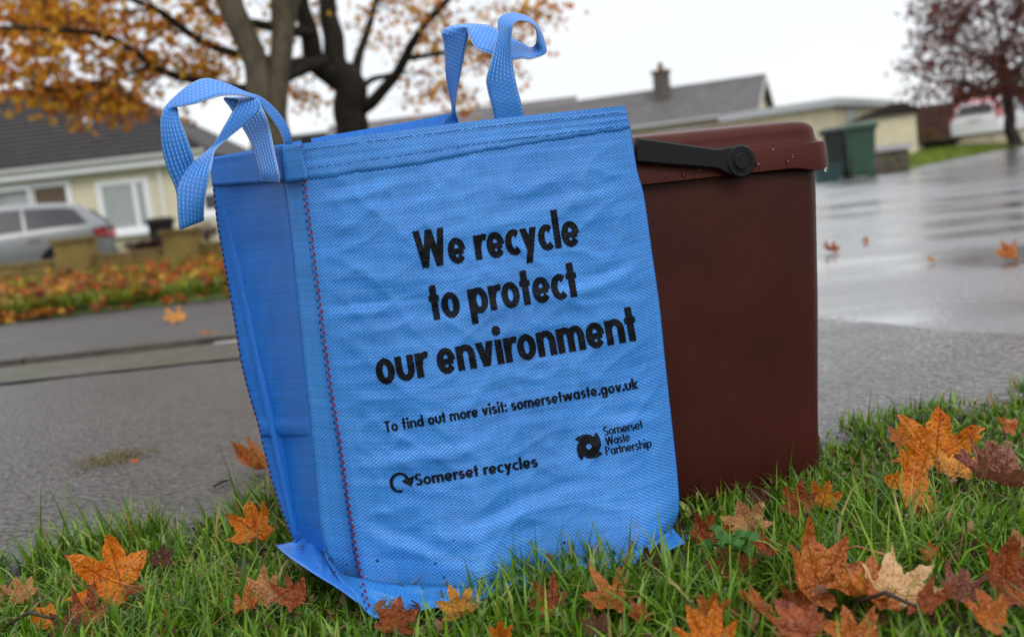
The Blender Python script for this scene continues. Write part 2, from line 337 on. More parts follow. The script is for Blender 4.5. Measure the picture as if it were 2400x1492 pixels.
def webbing_mat():
    m, t, p = newmat('blue_webbing'); uv = N(t, 'ShaderNodeUVMap', uv_map='UVMap'); sp = N(t, 'ShaderNodeSeparateXYZ'); t.links.new(uv.outputs[0], sp.inputs[0])
    su = MA(t, 'MULTIPLY', sp.outputs[0], 7.0); row = MA(t, 'FLOOR', su); fu = MA(t, 'FRACT', su)
    fv = MA(t, 'FRACT', MA(t, 'ADD', MA(t, 'DIVIDE', sp.outputs[1], 0.0042), MA(t, 'MULTIPLY', row, 0.37)))
    dash = MA(t, 'MULTIPLY', MA(t, 'MULTIPLY', MA(t, 'GREATER_THAN', fu, 0.36), MA(t, 'LESS_THAN', fu, 0.64)), MA(t, 'LESS_THAN', fv, 0.48))
    edge = MA(t, 'GREATER_THAN', MA(t, 'ABSOLUTE', MA(t, 'SUBTRACT', sp.outputs[0], 0.5)), 0.475)
    dd = MA(t, 'MAXIMUM', MA(t, 'MULTIPLY', dash, 0.62), MA(t, 'MULTIPLY', edge, 0.6))
    mx = N(t, 'ShaderNodeMix', data_type='RGBA'); mx.inputs[6].default_value = (0.022, 0.195, 0.64, 1); mx.inputs[7].default_value = (0.38, 0.50, 0.60, 1)
    t.links.new(dd, mx.inputs[0]); t.links.new(mx.outputs[2], p.inputs['Base Color'])
    h = MA(t, 'ADD', MA(t, 'SINE', MA(t, 'MULTIPLY', su, 2*math.pi)), MA(t, 'MULTIPLY', dash, 1.0))
    b = N(t, 'ShaderNodeBump', inp={'Strength': 0.6, 'Distance': 0.001}); t.links.new(h, b.inputs['Height']); t.links.new(b.outputs[0], p.inputs['Normal'])
    p.inputs['Roughness'].default_value = 0.45
    return m
mat_web = webbing_mat()

SEAM = [(848, 1360), (835, 1300), (820, 1200), (805, 1100), (790, 1000), (774, 900), (760, 800), (748, 700), (735, 600), (722, 500), (712, 420), (703, 338)]
REDGE = [(1574, 1240), (1590, 1195), (1587, 1120), (1580, 1050), (1568, 940), (1556, 830), (1545, 720), (1528, 600), (1508, 460), (1492, 400), (1478, 310), (1464, 248)]
TOPE = [(703, 338), (800, 324), (934, 307), (1102, 285), (1226, 272), (1350, 259), (1464, 248)]
BOTE = [(848, 1360), (869, 1366), (930, 1372), (1000, 1376), (1080, 1380), (1142, 1378), (1262, 1334), (1412, 1307), (1487, 1296), (1540, 1268), (1574, 1240)]
DL, DR = 0.962, 1.035
_bu = np.linspace(0, 1, 60); _bp = resample(BOTE, _bu); _bz = np.interp(_bu, [0, .12, .5, .85, 1], [.014, .006, .002, .005, .008])
_bd = np.array([gz(x, y, z).y for (x, y), z in zip(_bp, _bz)])-(DL+(DR-DL)*_bu)
def BOTD(u): return np.interp(u, _bu, _bd)
def panel(u, v):
    """front panel: u across (0 seam .. 1 right edge), v up. Returns px, py, depth"""
    u = np.asarray(u, float); v = np.asarray(v, float)
    Lf = resample(SEAM, v); Rt = resample(REDGE, v); Bt = resample(BOTE, u); Tp = resample(TOPE, u)
    U = u[..., None]; V = v[..., None]
    c00, c10, c01, c11 = (np.array(p, float) for p in (SEAM[0], REDGE[0], SEAM[-1], REDGE[-1]))
    P = (1-U)*Lf+U*Rt+(1-V)*Bt+V*Tp-((1-U)*(1-V)*c00+U*(1-V)*c10+(1-U)*V*c01+U*V*c11)
    D = DL+(DR-DL)*u+0.010*v
    D = D-0.020*np.sin(math.pi*np.clip(u, 0, 1))*np.sin(math.pi*np.clip(v*0.93+0.04, 0, 1))**0.8
    D = D+BOTD(u)*np.exp(-v/0.20)+0.012*np.exp(-v/0.030)*np.sin(math.pi*np.clip(u, 0, 1))
    k = np.clip(np.minimum(v*9, (1-v)*7), 0, 1)*np.clip(np.minimum(u*10, (1-u)*12), 0, 1)
    wr = 0.0036*pnoise(u*1.9+v*1.6, v*4.6-u*1.5, 1)+0.0014*pnoise(u*3.2+v*2, v*12+u*3.2, 2)+0.0007*pnoise(u*9, v*34+u*5, 3)+0.0040*pnoise(u*3.5+v*2.5, v*4.5-u*3, 5)
    rd = lambda q: np.clip(1-np.abs(q)*3.2, 0, 1)**2
    wr = wr-0.0017*rd(pnoise(u*2.1+v*1.2+3, v*6.5-u*2.4, 11))-0.0011*rd(pnoise(u*4+7, v*10+u*4, 12))-0.0011*rd(pnoise(u*7-v*5, v*13+1, 13))
    # creases that run in from the seam and from the right edge
    for (u0, v0, sl, a, wd, ln) in ((0.16, 0.885, 0.10, 0.0045, 0.018, 0.22), (0.10, 0.62, 0.05, 0.0035, 0.015, 0.16), (0.5, 0.60, 0.05, 0.003, 0.02, 0.35), (0.72, 0.80, 0.10, 0.0035, 0.022, 0.25), (0.45, 0.14, 0.10, 0.006, 0.025, 0.22), (0.15, 0.10, -0.25, 0.006, 0.025, 0.16), (0.85, 0.62, 0.16, 0.0035, 0.018, 0.12), (0.9, 0.3, -0.2, 0.003, 0.018, 0.1), (0.25, 0.3, 0.1, 0.0035, 0.02, 0.22)):
        dv = v-v0-sl*(u-u0); wr = wr+.7*a*(dv/wd)*np.exp(-(dv/wd)**2)*1.6*np.exp(-((u-u0)/ln)**2)
    return P[..., 0], P[..., 1], D+wr*k
BASE = gz(1150, 1370, 0.0)
bag = thing('recycling_bag', 'blue woven recycling bag with printed front and two webbing handles, standing on the grass', 'bag', (-0.05, 1.02, 0.0))
BU, BV = 0.32, 0.45
nu, nv = 150, 190
uu, vv = np.meshgrid(np.linspace(0, 1, nu), np.linspace(0, 1, nv), indexing='ij')
px, py, dd = panel(uu, vv)
obj('front_panel', at_np(px, py, dd).reshape(-1, 3), grid_faces(nu, nv), mat_bag, bag, True, np.stack([uu*BU, vv*BV], -1).reshape(-1, 2))
# turned hem along the rim
hl = np.array([(0, 0.918), (0.06, 0.917), (0.15, 0.920), (0.3, 0.921), (0.45, 0.926), (0.62, 0.933), (0.8, 0.939), (1, 0.945)])
nh = 14; uh, th = np.meshgrid(np.linspace(0.0, 1, nu), np.linspace(0, 1, nh), indexing='ij')
vlo = np.interp(uh, hl[:, 0], hl[:, 1])+0.004*pnoise(uh*14, uh*0+2.2)+0.003*pnoise(uh*40, uh*0+5)
vh = vlo+(1.003-vlo)*th
px, py, dd = panel(uh, vh); ripple = 0.0012*pnoise(uh*5, vh*70, 9)+0.0007*np.sin(vh*420)
off = np.where(th == 0, 0.0004, 0.0026)
obj('hem', at_np(px, py, dd-off+ripple*np.sin(math.pi*th)).reshape(-1, 3), grid_faces(nu, nh), mat_bag, bag, True, np.stack([uh*BU+0.3, vh*BV+0.0007], -1).reshape(-1, 2))

def strip(name, A, B, n, m, mat, parent, wob=0.0, uvs=1.0, solid=0.0007, seed=0, sink=0.0, crease=None):
    """surface between two (px, py, D) polylines; sink pushes its middle away from the lens"""
    t = np.linspace(0, 1, n); PA = resample(A, t); PB = resample(B, t); s = np.linspace(0, 1, m)
    P = PA[:, None, :]*(1-s)[None, :, None]+PB[:, None, :]*s[None, :, None]
    D = P[..., 2]+sink*np.sin(math.pi*s)[None, :]
    tt, ss = np.meshgrid(t, s, indexing='ij')
    D = D+wob*pnoise(tt*9+ss, ss*3+tt*2, seed+20)*np.sin(math.pi*ss)
    if crease: D = D+crease[1]*np.exp(-np.clip(crease[0]-tt, 0, 1)/.10)*(tt < crease[0])*np.sin(math.pi*ss)**.5+crease[1]*.6*np.exp(-((tt-crease[0]-.02)/.02)**2)*-1*np.sin(math.pi*ss)**.5
    W3 = at_np(P[..., 0], P[..., 1], D)
    lt = np.concatenate([[0], np.cumsum(np.linalg.norm(np.diff(W3[:, 0], axis=0), axis=1))]); ls = np.linalg.norm(W3[:, -1]-W3[:, 0], axis=1).mean()
    uv = np.stack([ss*ls, np.repeat(lt[:, None], m, 1)], -1)
    return obj(name, W3.reshape(-1, 3), grid_faces(n, m), mat, parent, True, uv.reshape(-1, 2), None, solid)
SD = [(x, y, DL+0.010*k/11.0) for k, (x, y) in enumerate(SEAM)]
FOLD = [(790, 1345, .968), (768, 1295, .968), (752, 1235, .970), (746, 1180, .972), (737, 1080, .974), (725, 960, .976), (712, 840, .978), (700, 720, .980), (690, 620, .982), (679, 520, .984), (668, 425, .986), (660, 344, .988)]
BACKL = [(692, 1279, 1.035), (676, 1240, 1.045), (650, 1170, 1.055), (625, 1080, 1.065), (603, 990, 1.072), (585, 930, 1.076), (565, 850, 1.08), (545, 730, 1.085), (522, 600, 1.09), (508, 520, 1.092), (498, 430, 1.094), (492, 371, 1.095)]
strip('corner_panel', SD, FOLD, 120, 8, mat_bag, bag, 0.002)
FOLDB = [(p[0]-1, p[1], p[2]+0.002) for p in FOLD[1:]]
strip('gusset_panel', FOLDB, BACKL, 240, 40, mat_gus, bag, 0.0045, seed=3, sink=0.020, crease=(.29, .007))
# gusset hem band, proud of the gusset
GA = [(668, 425, .978), (664, 385, .979), (660, 342, .980)]; GB = [(497, 436, 1.092), (494, 400, 1.093), (491, 369, 1.093)]
strip('hem', GA, GB, 10, 24, mat_gus, bag, 0.001, sink=0.016)
CA = [(722, 421, .960), (712, 380, .9605), (702, 336, .961)]; CB = [(667, 428, .976), (663, 385, .977), (659, 342, .978)]
strip('hem', CA, CB, 10, 10, mat_bag, bag, 0.0005)
# back panel: its inside shows above the front rim
BT = [(492, 371, 1.095), (600, 350, 1.10), (700, 331, 1.105), (780, 316, 1.108), (900, 296, 1.112), (1000, 278, 1.114), (1056, 267, 1.115), (1072, 286, 1.115), (1090, 306, 1.114), (1250, 300, 1.10), (1380, 285, 1.075), (1464, 262, 1.052)]
BB = [(692, 1279, 1.035), (800, 1290, 1.06), (950, 1280, 1.08), (1100, 1265, 1.09), (1250, 1250, 1.085), (1400, 1240, 1.07), (1500, 1235, 1.06), (1574, 1232, 1.05)]
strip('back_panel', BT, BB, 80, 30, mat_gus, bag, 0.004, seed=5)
RA = [(x, y, DR+0.010*k/11.0) for k, (x, y) in enumerate(REDGE)]; RB = [(x-14, y, DR+0.016+0.006*k/11.0) for k, (x, y) in enumerate(REDGE)]
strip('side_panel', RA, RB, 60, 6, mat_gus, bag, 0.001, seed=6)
# base sheet and flaps on the grass
def fl(pts, z): return [(x, y, gz(x, y, zz).y) for (x, y), zz in zip(pts, z)]
strip('base_panel', fl([(646, 1276), (662, 1292), (690, 1312), (740, 1345), (790, 1375), (838, 1410)], [.03, .034, .036, .034, .028, .024]),
      fl([(692, 1268), (712, 1254), (738, 1240), (756, 1240), (775, 1300), (800, 1352)], [.036, .034, .032, .03, .026, .024]), 40, 14, mat_flat, bag, 0.012, seed=8)
_fu = np.linspace(0, 1, 12); _fp = resample(BOTE, _fu); _fx, _fy, _fd = panel(_fu, _fu*0+0.004)
_FB = [(750, 1234, .972), (768, 1296, .969), (800, 1340, .964)]+[(x, y-6, d-.004) for x, y, d in zip(_fp[:, 0], _fp[:, 1], _fd)]
_FA = fl([(752, 1240), (758, 1290), (792, 1348), (842, 1412), (880, 1446), (935, 1440), (985, 1428), (1040, 1420), (1100, 1410), (1180, 1388), (1270, 1366), (1350, 1348), (1430, 1330), (1510, 1312), (1606, 1270)], [.035, .035, .028, .016, .006, .004, .003, .003, .003, .003, .003, .005, .008, .012, .018])
strip('base_flap', _FA, _FB, 120, 12, mat_bag, bag, 0.016, seed=9)
mat_blue_thread = M('loose_blue_tape', (0.06, 0.24, 0.70), 0.4)
fr = MB()
for k in range(26):
    x = 1560+random.random()*46; y = 1292-(x-1560)*0.55+random.uniform(-14, 6); a = at(x, y, 1.028); bq = at(x+random.uniform(2, 22), y+random.uniform(-16, 8), 1.022)
    fr.tube([a, (a+bq)/2+Vector((0, 0, random.uniform(-.002, .003))), bq], [0.0008, 0.0007, 0.0004], 4)
o = fr.obj('frayed_edge', mat_blue_thread, bag); o['kind'] = 'stuff'
# seam stitching: red and navy dashes, two rows
mat_red = M('red_thread', (0.20, 0.008, 0.016), 0.5); mat_navy = M('navy_thread', (0.012, 0.03, 0.17), 0.5)
def dash(mb, c, d, wpx, hpx, D):
    n = Vector((-d[1], d[0]));
    P = [at(c[0]+d[0]*a*hpx/2+n.x*b*wpx/2, c[1]+d[1]*a*hpx/2+n.y*b*wpx/2, D) for a, b in ((-1, -1), (1, -1), (1, 1), (-1, 1))]
    Q = [p+Vector((0, 0.0012, 0)) for p in P]; mb.hull(Q, P)
SX = SEAM[::-1]+[(852, 1376), (858, 1400), (864, 1424)]
L = resample([(x, y, 0) for x, y in SX], np.linspace(0, 1, 600)); seg = np.concatenate([[0], np.cumsum(np.linalg.norm(np.diff(L[:, :2], axis=0), axis=1))])
red, nav = MB(), MB(); s = 4.0; k = 0
while s < seg[-1]-4:
    x = np.interp(s, seg, L[:, 0]); y = np.interp(s, seg, L[:, 1]); x2 = np.interp(s+3, seg, L[:, 0]); y2 = np.interp(s+3, seg, L[:, 1])
    d = Vector((x2-x, y2-y)).normalized(); n = Vector((-d.y, d.x))
    vv_ = 1-(y-338)/(1360-338); D = DL+0.010*vv_-0.0036+float(BOTD(0.0))*math.exp(-max(vv_, 0)/.2) if y < 1362 else gz(x, y, 0.02).y-0.004
    if y > 1362: D = min(D, 0.958)
    j = random.uniform(-1, 1)
    dash(red, (x+1.5+j*.5, y), d, 4.6, 8.5+j, D-0.0002); dash(nav, (x-4.5+j*.3, y+8), d, 3.4, 7.0, D)
    s += 17.0
o = red.obj('seam_stitching', mat_red, bag); o['kind'] = 'stuff'
o = nav.obj('seam_stitching', mat_navy, bag); o['kind'] = 'stuff'
L = resample([(x, y, 0) for x, y, D in BACKL[::-1]], np.linspace(0, 1, 400)); LD = resample(BACKL[::-1], np.linspace(0, 1, 400))[:, 2]
red2 = MB()
for i in range(26, 396, 6):
    d = Vector((L[i+3, 0]-L[i, 0], L[i+3, 1]-L[i, 1])).normalized(); dash(red2, (L[i, 0]+1, L[i, 1]), d, 3.2, 6.5, LD[i]-0.0022)
o = red2.obj('seam_stitching', M('dark_red_thread', (.07, .008, .03), .6), bag); o['kind'] = 'stuff'
b = MB(); c = at(718, 329, .955); b.box(c, (.009, .002, .0045), ax=RGT.lerp(UPV, 0.12)); b.obj('rim_tag', M('black_tag', (.012, .012, .014), .5), bag)
# dark stitch lines along the hem
for v0, j in ((0.985, 1), (0.955, 2)):
    mb = MB()
    for k in range(0, 118):
        if random.random() < 0.25: continue
        u0 = 0.015+k*0.0083; X, Y, D = panel(np.array([u0, u0+0.0055]), np.array([v0, v0])-0.012*(1-u0)*(j-1)+0.0008*np.sin(u0*40))
        mb.tube([at(X[0], Y[0], D[0]-0.0034), at(X[1], Y[1], D[1]-0.0034)], 0.00032, 4)
    o = mb.obj('hem_stitching', mat_navy, bag); o['kind'] = 'stuff'

mud = MB(); rmud = random.Random(3)
for k in range(7):
    u_, v_ = rmud.random(), min(.9, abs(rmud.gauss(0, .05))+.01); X, Y, D = panel(np.array([u_]), np.array([v_])); c = at(X[0], Y[0], D[0]-.0009); r_m = rmud.uniform(.0003, .0011)*(1.5 if v_ < .08 else 1)
    mud.ball(c, r_m, 6, 4, (1, .4, rmud.uniform(.6, 1.6)))
for k in range(16):
    c = gz(rmud.uniform(690, 830), rmud.uniform(1265, 1350), .036); mud.ball(c+Vector((0, 0, .002)), rmud.uniform(.0006, .0016), 6, 4, (1, 1, .5))
o = mud.obj('mud_specks', M('mud', (.035, .022, .012), .8), bag); o['kind'] = 'stuff'
# ---- handles (webbing): cross-sections as edge pairs
def ribbon(name, secs, parent, conv, n=9, m=7):
    A = np.array([(*conv(a), da) for a, b, da, db in secs]); B = np.array([(*conv(b), db) for a, b, da, db in secs])
    CA_, CB_ = catmull(A, n), catmull(B, n)
    s = np.linspace(0, 1, m); P = CA_[:, None, :]*(1-s)[None, :, None]+CB_[:, None, :]*s[None, :, None]
    W3 = at_np(P[..., 0], P[..., 1], P[..., 2]); mid = W3[:, m//2]
    ln = np.concatenate([[0], np.cumsum(np.linalg.norm(np.diff(mid, axis=0), axis=1))])
    uv = np.stack([np.repeat(s[None, :], len(ln), 0), np.repeat(ln[:, None], m, 1)], -1)
    o = obj(name, W3.reshape(-1, 3), grid_faces(len(ln), m), mat_web, parent, True, uv.reshape(-1, 2), None, 0.0)
    sol = o.modifiers.new('thickness', 'SOLIDIFY'); sol.thickness = 0.0011; sol.offset = 0
    return o
zl = lambda p: (350+p[0]/2.984, 150+p[1]/2.984)
ribbon('handle', [
    ((790, 818), (912, 828), .992, .972), ((772, 750), (905, 750), .990, .970), ((735, 610), (872, 600), 1.000, .978), ((690, 510), (848, 480), 1.010, .985), ((625, 400), (812, 360), 1.018, .995),
    ((565, 305), (770, 285), 1.022, 1.005), ((520, 240), (700, 240), 1.022, 1.000), ((560, 238), (690, 232), .990, .985),
    ((625, 255), (762, 250), .968, .972), ((575, 345), (775, 325), .957, .968), ((520, 440), (690, 405), .950, .962), ((450, 560), (545, 525), .944, .950), ((365, 640), (462, 600), .938, .930),
    ((270, 730), (440, 690), .934, .922), ((205, 860), (425, 765), .930, .918), ((198, 990), (400, 880), .928, .918), ((205, 1090), (385, 985), .928, .922),
    ((212, 1158), (382, 1085), .930, .930), ((206, 1120), (372, 1060), .940, .940), ((196, 960), (340, 850), .944, .944),
    ((178, 860), (318, 690), .942, .942), ((128, 740), (296, 610), .938, .938), ((90, 600), (255, 490), .934, .936), ((78, 470), (215, 390), .932, .938), ((84, 360), (200, 318), .934, .942),
    ((125, 285), (205, 300), .942, .936), ((255, 165), (330, 275), .952, .936), ((385, 103), (478, 228), .962, .942), ((530, 135), (590, 218), .970, .950), ((670, 195), (690, 226), .976, .962),
    ((790, 238), (755, 262), .980, .974), ((890, 325), (845, 372), .982, .976), ((958, 420), (905, 460), .984, .978), ((990, 510), (940, 540), .986, .980), ((998, 590), (952, 590), .990, .984)], bag, zl)
zr = lambda p: (1000+p[0]/4.663, p[1]/4.663)
ribbon('handle', [
    ((175, 1400), (365, 1390), 1.110, 1.108), ((190, 1320), (350, 1325), 1.108, 1.106), ((262, 1235), (318, 1235), 1.104, 1.098), ((275, 1160), (312, 1150), 1.100, 1.090), ((240, 1000), (335, 990), 1.094, 1.082), ((208, 800), (378, 770), 1.088, 1.074),
    ((203, 600), (415, 575), 1.084, 1.066), ((188, 450), (448, 430), 1.080, 1.060), ((168, 362), (468, 330), 1.078, 1.056), ((235, 300), (470, 300), 1.082, 1.050),
    ((400, 268), (462, 380), 1.088, 1.048), ((560, 266), (540, 525), 1.084, 1.046), ((690, 285), (690, 590), 1.080, 1.046), ((800, 350), (800, 635), 1.076, 1.046), ((930, 418), (930, 655), 1.070, 1.044),
    ((1040, 472), (1030, 640), 1.066, 1.040), ((1135, 520), (1150, 640), 1.062, 1.034), ((1190, 480), (1300, 585), 1.040, 1.050), ((1205, 390), (1285, 450), 1.034, 1.056), ((1190, 310), (1240, 330), 1.028, 1.056), ((1130, 252), (1170, 232), 1.022, 1.052),
    ((1050, 230), (1040, 160), 1.016, 1.044), ((980, 240), (890, 150), 1.012, 1.036), ((940, 300), (785, 215), 1.010, 1.026), ((925, 420), (778, 370), 1.012, 1.016), ((922, 560), (735, 540), 1.014, 1.010), ((938, 700), (688, 720), 1.016, 1.006),
    ((965, 850), (650, 870), 1.016, 1.006), ((1000, 1000), (668, 1000), 1.018, 1.008), ((1035, 1130), (700, 1130), 1.020, 1.010), ((1068, 1270), (732, 1290), 1.024, 1.014), ((1090, 1400), (752, 1400), 1.028, 1.018)], bag, zr)

# ---- printed lettering: a small stroke alphabet, polygonised and laid on the panel
def seg_sdf(X, Y, x0, y0, x1, y1, hw):
    dx, dy = x1-x0, y1-y0; L = math.hypot(dx, dy); ux, uy = dx/L, dy/L
    a = (X-(x0+x1)/2)*ux+(Y-(y0+y1)/2)*uy; b = -(X-(x0+x1)/2)*uy+(Y-(y0+y1)/2)*ux
    return np.maximum(np.abs(a)-L/2, np.abs(b)-hw)
def ell(X, Y, cx, cy, rx, ry):
    q = np.sqrt(((X-cx)/rx)**2+((Y-cy)/ry)**2)+1e-9; gr = np.sqrt(((X-cx)/rx**2)**2+((Y-cy)/ry**2)**2)+1e-9
    return q*(q-1)/gr
def ring(X, Y, cx, cy, ax, ay, w, arc=None):
    """outer half-sizes ax, ay; arc = (a0, a1) degrees kept, counter-clockwise"""
    d = np.maximum(ell(X, Y, cx, cy, ax, ay), -ell(X, Y, cx, cy, ax-w, ay-w*.80))
    if arc:
        a0, a1 = (math.radians(a) for a in arc); span = a1-a0
        h0 = -(-math.sin(a0)*(X-cx)/ax+math.cos(a0)*(Y-cy)/ay)*min(ax, ay); h1 = (-math.sin(a1)*(X-cx)/ax+math.cos(a1)*(Y-cy)/ay)*min(ax, ay)
        d = np.maximum(d, np.minimum(h0, h1) if span > math.pi else np.maximum(h0, h1))
    return d
def glyph(ch, w, a, cap, asc, des):
    """returns (width, function(X, Y) -> signed distance); x-height 1, stroke w, bowl half-width a"""
    h = w/2; mn = np.minimum; bw = 2*a
    st = lambda X, Y, x, y0, y1: seg_sdf(X, Y, x, y0, x, y1, h)
    hb = lambda X, Y, x0, x1, y, ww=w: seg_sdf(X, Y, x0, y, x1, y, ww*0.36)
    o_ = lambda X, Y, cx=a, arc=None: ring(X, Y, cx, .5, a, .53, w, arc)
    if ch == 'o': return bw, lambda X, Y: o_(X, Y)
    if ch == 'c': return bw*0.80, lambda X, Y: o_(X, Y, a*.96, (50, 310))
    if ch == 'e': return bw, lambda X, Y: mn(o_(X, Y, a, (0, 322)), hb(X, Y, w*0.5, bw-w*0.35, .47))
    if ch == 'a': return bw+h*0.4, lambda X, Y: mn(o_(X, Y), st(X, Y, bw-h*0.8, 0, 1))
    if ch == 'd': return bw+h*0.4, lambda X, Y: mn(o_(X, Y), st(X, Y, bw-h*0.8, 0, asc))
    if ch == 'p': return bw+h*0.4, lambda X, Y: mn(o_(X, Y, a+h*0.4), st(X, Y, h, -des, 1))
    if ch == 'g': return bw+h*0.4, lambda X, Y: mn(mn(o_(X, Y), st(X, Y, bw-h*0.8, 0.0, 1)), ring(X, Y, a+h*.2, 0.02, a, des+.02, w*.95, (198, 360)))
    if ch == 'l': return w, lambda X, Y: st(X, Y, h, 0, asc)
    if ch == 'i': return w*1.1, lambda X, Y: mn(st(X, Y, h*1.1, 0, 1), ell(X, Y, h*1.1, 1.36, h*1.25, h*1.25))
    if ch == 't': return w*1.6, lambda X, Y: mn(st(X, Y, w*.8, 0, 1.40), hb(X, Y, 0, w*1.6, 1-w*.4))
    if ch == 'f': return w*2.0, lambda X, Y: mn(mn(st(X, Y, w*.95, 0, asc-.3), hb(X, Y, 0, w*1.85, 1-w*.4)), ring(X, Y, w*.95-h+a*.75, asc-.32, a*.75, .34, w, (95, 180)))
    if ch == 'r': return w+a*.52, lambda X, Y: mn(st(X, Y, h, 0, 1), ring(X, Y, w+a*.40, .46, w*.6+a*.62, .56, w, (68, 172)))
    if ch == 'n': return bw, lambda X, Y: mn(mn(st(X, Y, h, 0, 1), st(X, Y, bw-h, 0, .58)), ring(X, Y, a, .56, a, .47, w, (0, 180)))
    if ch == 'h': return bw, lambda X, Y: mn(mn(st(X, Y, h, 0, asc), st(X, Y, bw-h, 0, .58)), ring(X, Y, a, .56, a, .47, w, (0, 180)))
    if ch == 'u': return bw, lambda X, Y: mn(mn(st(X, Y, h, .44, 1), st(X, Y, bw-h, .44, 1)), ring(X, Y, a, .46, a, .49, w, (180, 360)))
    if ch == 'm':
        b2 = a*.92; return 4*b2-w, lambda X, Y: mn(mn(mn(st(X, Y, h, 0, 1), st(X, Y, 2*b2-h, 0, .6)), st(X, Y, 4*b2-w-h, 0, .6)), mn(ring(X, Y, b2, .56, b2, .47, w, (0, 180)), ring(X, Y, 3*b2-w, .56, b2, .47, w, (0, 180))))
    def diag(X, Y, P):
        d = None
        for (x0, y0, x1, y1) in P:
            L = math.hypot(x1-x0, y1-y0); ex = 0.12
            q = seg_sdf(X, Y, x0-(x1-x0)/L*ex, y0-(y1-y0)/L*ex, x1+(x1-x0)/L*ex, y1+(y1-y0)/L*ex, h*.98)
            q = np.maximum(q, np.maximum(Y-max(y0, y1), min(y0, y1)-Y)); d = q if d is None else mn(d, q)
        return d
    if ch == 'v': return bw*.96, lambda X, Y: diag(X, Y, [(h, 1, a*.96, 0), (bw*.96-h, 1, a*.96, 0)])
    if ch == 'y': return bw*.94, lambda X, Y: diag(X, Y, [(h, 1, a*.98, .05), (bw*.94-h, 1, a*.62, -des)])
    if ch == 'w': return bw*1.55, lambda X, Y: diag(X, Y, [(h, 1, a*.85, 0), (a*.85, 0, a*1.55, 1), (a*1.55, 1, a*2.25, 0), (a*2.25, 0, bw*1.55-h, 1)])
    if ch == 'W': return bw*1.75, lambda X, Y: diag(X, Y, [(h, cap, a*.95, 0), (a*.95, 0, a*1.75, cap), (a*1.75, cap, a*2.55, 0), (a*2.55, 0, bw*1.75-h, cap)])
    if ch == 'k': return bw*.95, lambda X, Y: mn(st(X, Y, h, 0, asc), diag(X, Y, [(bw*.95-h*1.1, 1, w*.7, .42), (w*.9, .55, bw*.95-h, 0)]))
    if ch == 'T': return bw*.95, lambda X, Y: mn(st(X, Y, bw*.475, 0, cap), hb(X, Y, 0, bw*.95, cap-w*.42))
    if ch == 'P': return bw*.95, lambda X, Y: mn(st(X, Y, h, 0, cap), np.maximum(ring(X, Y, bw*.95-a*.95, cap-.46, a*.95, .46, w), -(X-h)) if False else mn(np.maximum(ring(X, Y, w*.6, cap-.43, bw*.95-w*.6, .43, w*.95), w*.6-X), st(X, Y, h, 0, cap)))
    if ch in 'sS':
        H = 1.06 if ch == 's' else cap+.06; aw = a*(.80 if ch == 's' else .95); hh = (H+w)/4; y0 = -.03
        return 2*aw, lambda X, Y: mn(ring(X, Y, aw, y0+H-hh, aw*.96, hh, w, (28, 262)), ring(X, Y, aw, y0+hh, aw, hh, w, (208, 442)))
    if ch == '.': return w*1.1, lambda X, Y: ell(X, Y, h*1.1, h*1.1, h*1.2, h*1.2)
    if ch == ':': return w*1.1, lambda X, Y: mn(ell(X, Y, h*1.1, h*1.1, h*1.2, h*1.2), ell(X, Y, h*1.1, .82, h*1.2, h*1.2))
    raise KeyError(ch)
def polygonise(fun, x0, x1, y0, y1, c):
    xs = np.arange(x0, x1+c, c); ys = np.arange(y0, y1+c, c); X, Y = np.meshgrid(xs, ys, indexing='ij'); d = fun(X, Y)
    V, F, key = [], [], {}
    ins = d < 0; any4 = ins[:-1, :-1] | ins[1:, :-1] | ins[1:, 1:] | ins[:-1, 1:]
    def vert(k, p):
        if k not in key: key[k] = len(V); V.append(p)
        return key[k]
    for i, j in zip(*np.nonzero(any4)):
        cs = [(i, j), (i+1, j), (i+1, j+1), (i, j+1)]; f = []
        for k in range(4):
            a, b = cs[k], cs[(k+1) % 4]; da, db = d[a], d[b]
            if da < 0: f.append(vert(a, (xs[a[0]], ys[a[1]])))
            if (da < 0) != (db < 0):
                t = da/(da-db); t = min(max(t, .02), .98); kk = (min(a, b), max(a, b))
                f.append(vert(kk, (xs[a[0]]+(xs[b[0]]-xs[a[0]])*t, ys[a[1]]+(ys[b[1]]-ys[a[1]])*t)))
        if len(f) >= 3: F.append(tuple(f))
    return np.array(V), F
def to_panel(P):
    """photo pixels -> world points lying 0.6 mm proud of the front panel"""
    px, py = P[:, 0], P[:, 1]; u = (px-760)/790; v = 1-(py-300)/1050
    for _ in range(9):
        X, Y, _d = panel(np.clip(u, 0, 1), np.clip(v, 0, 1)); e = 2e-3
        Xu, Yu, _1 = panel(np.clip(u+e, 0, 1), np.clip(v, 0, 1)); Xv, Yv, _2 = panel(np.clip(u, 0, 1), np.clip(v+e, 0, 1))
        a, b, c_, d_ = (Xu-X)/e, (Xv-X)/e, (Yu-Y)/e, (Yv-Y)/e; det = a*d_-b*c_; det = np.where(np.abs(det) < 1, 1, det)
        rx, ry = px-X, py-Y; u = np.clip(u+(d_*rx-b*ry)/det, 0.001, .999); v = np.clip(v+(-c_*rx+a*ry)/det, 0.001, .999)
    X, Y, D = panel(u, v); return at_np(X, Y, D-0.0007)
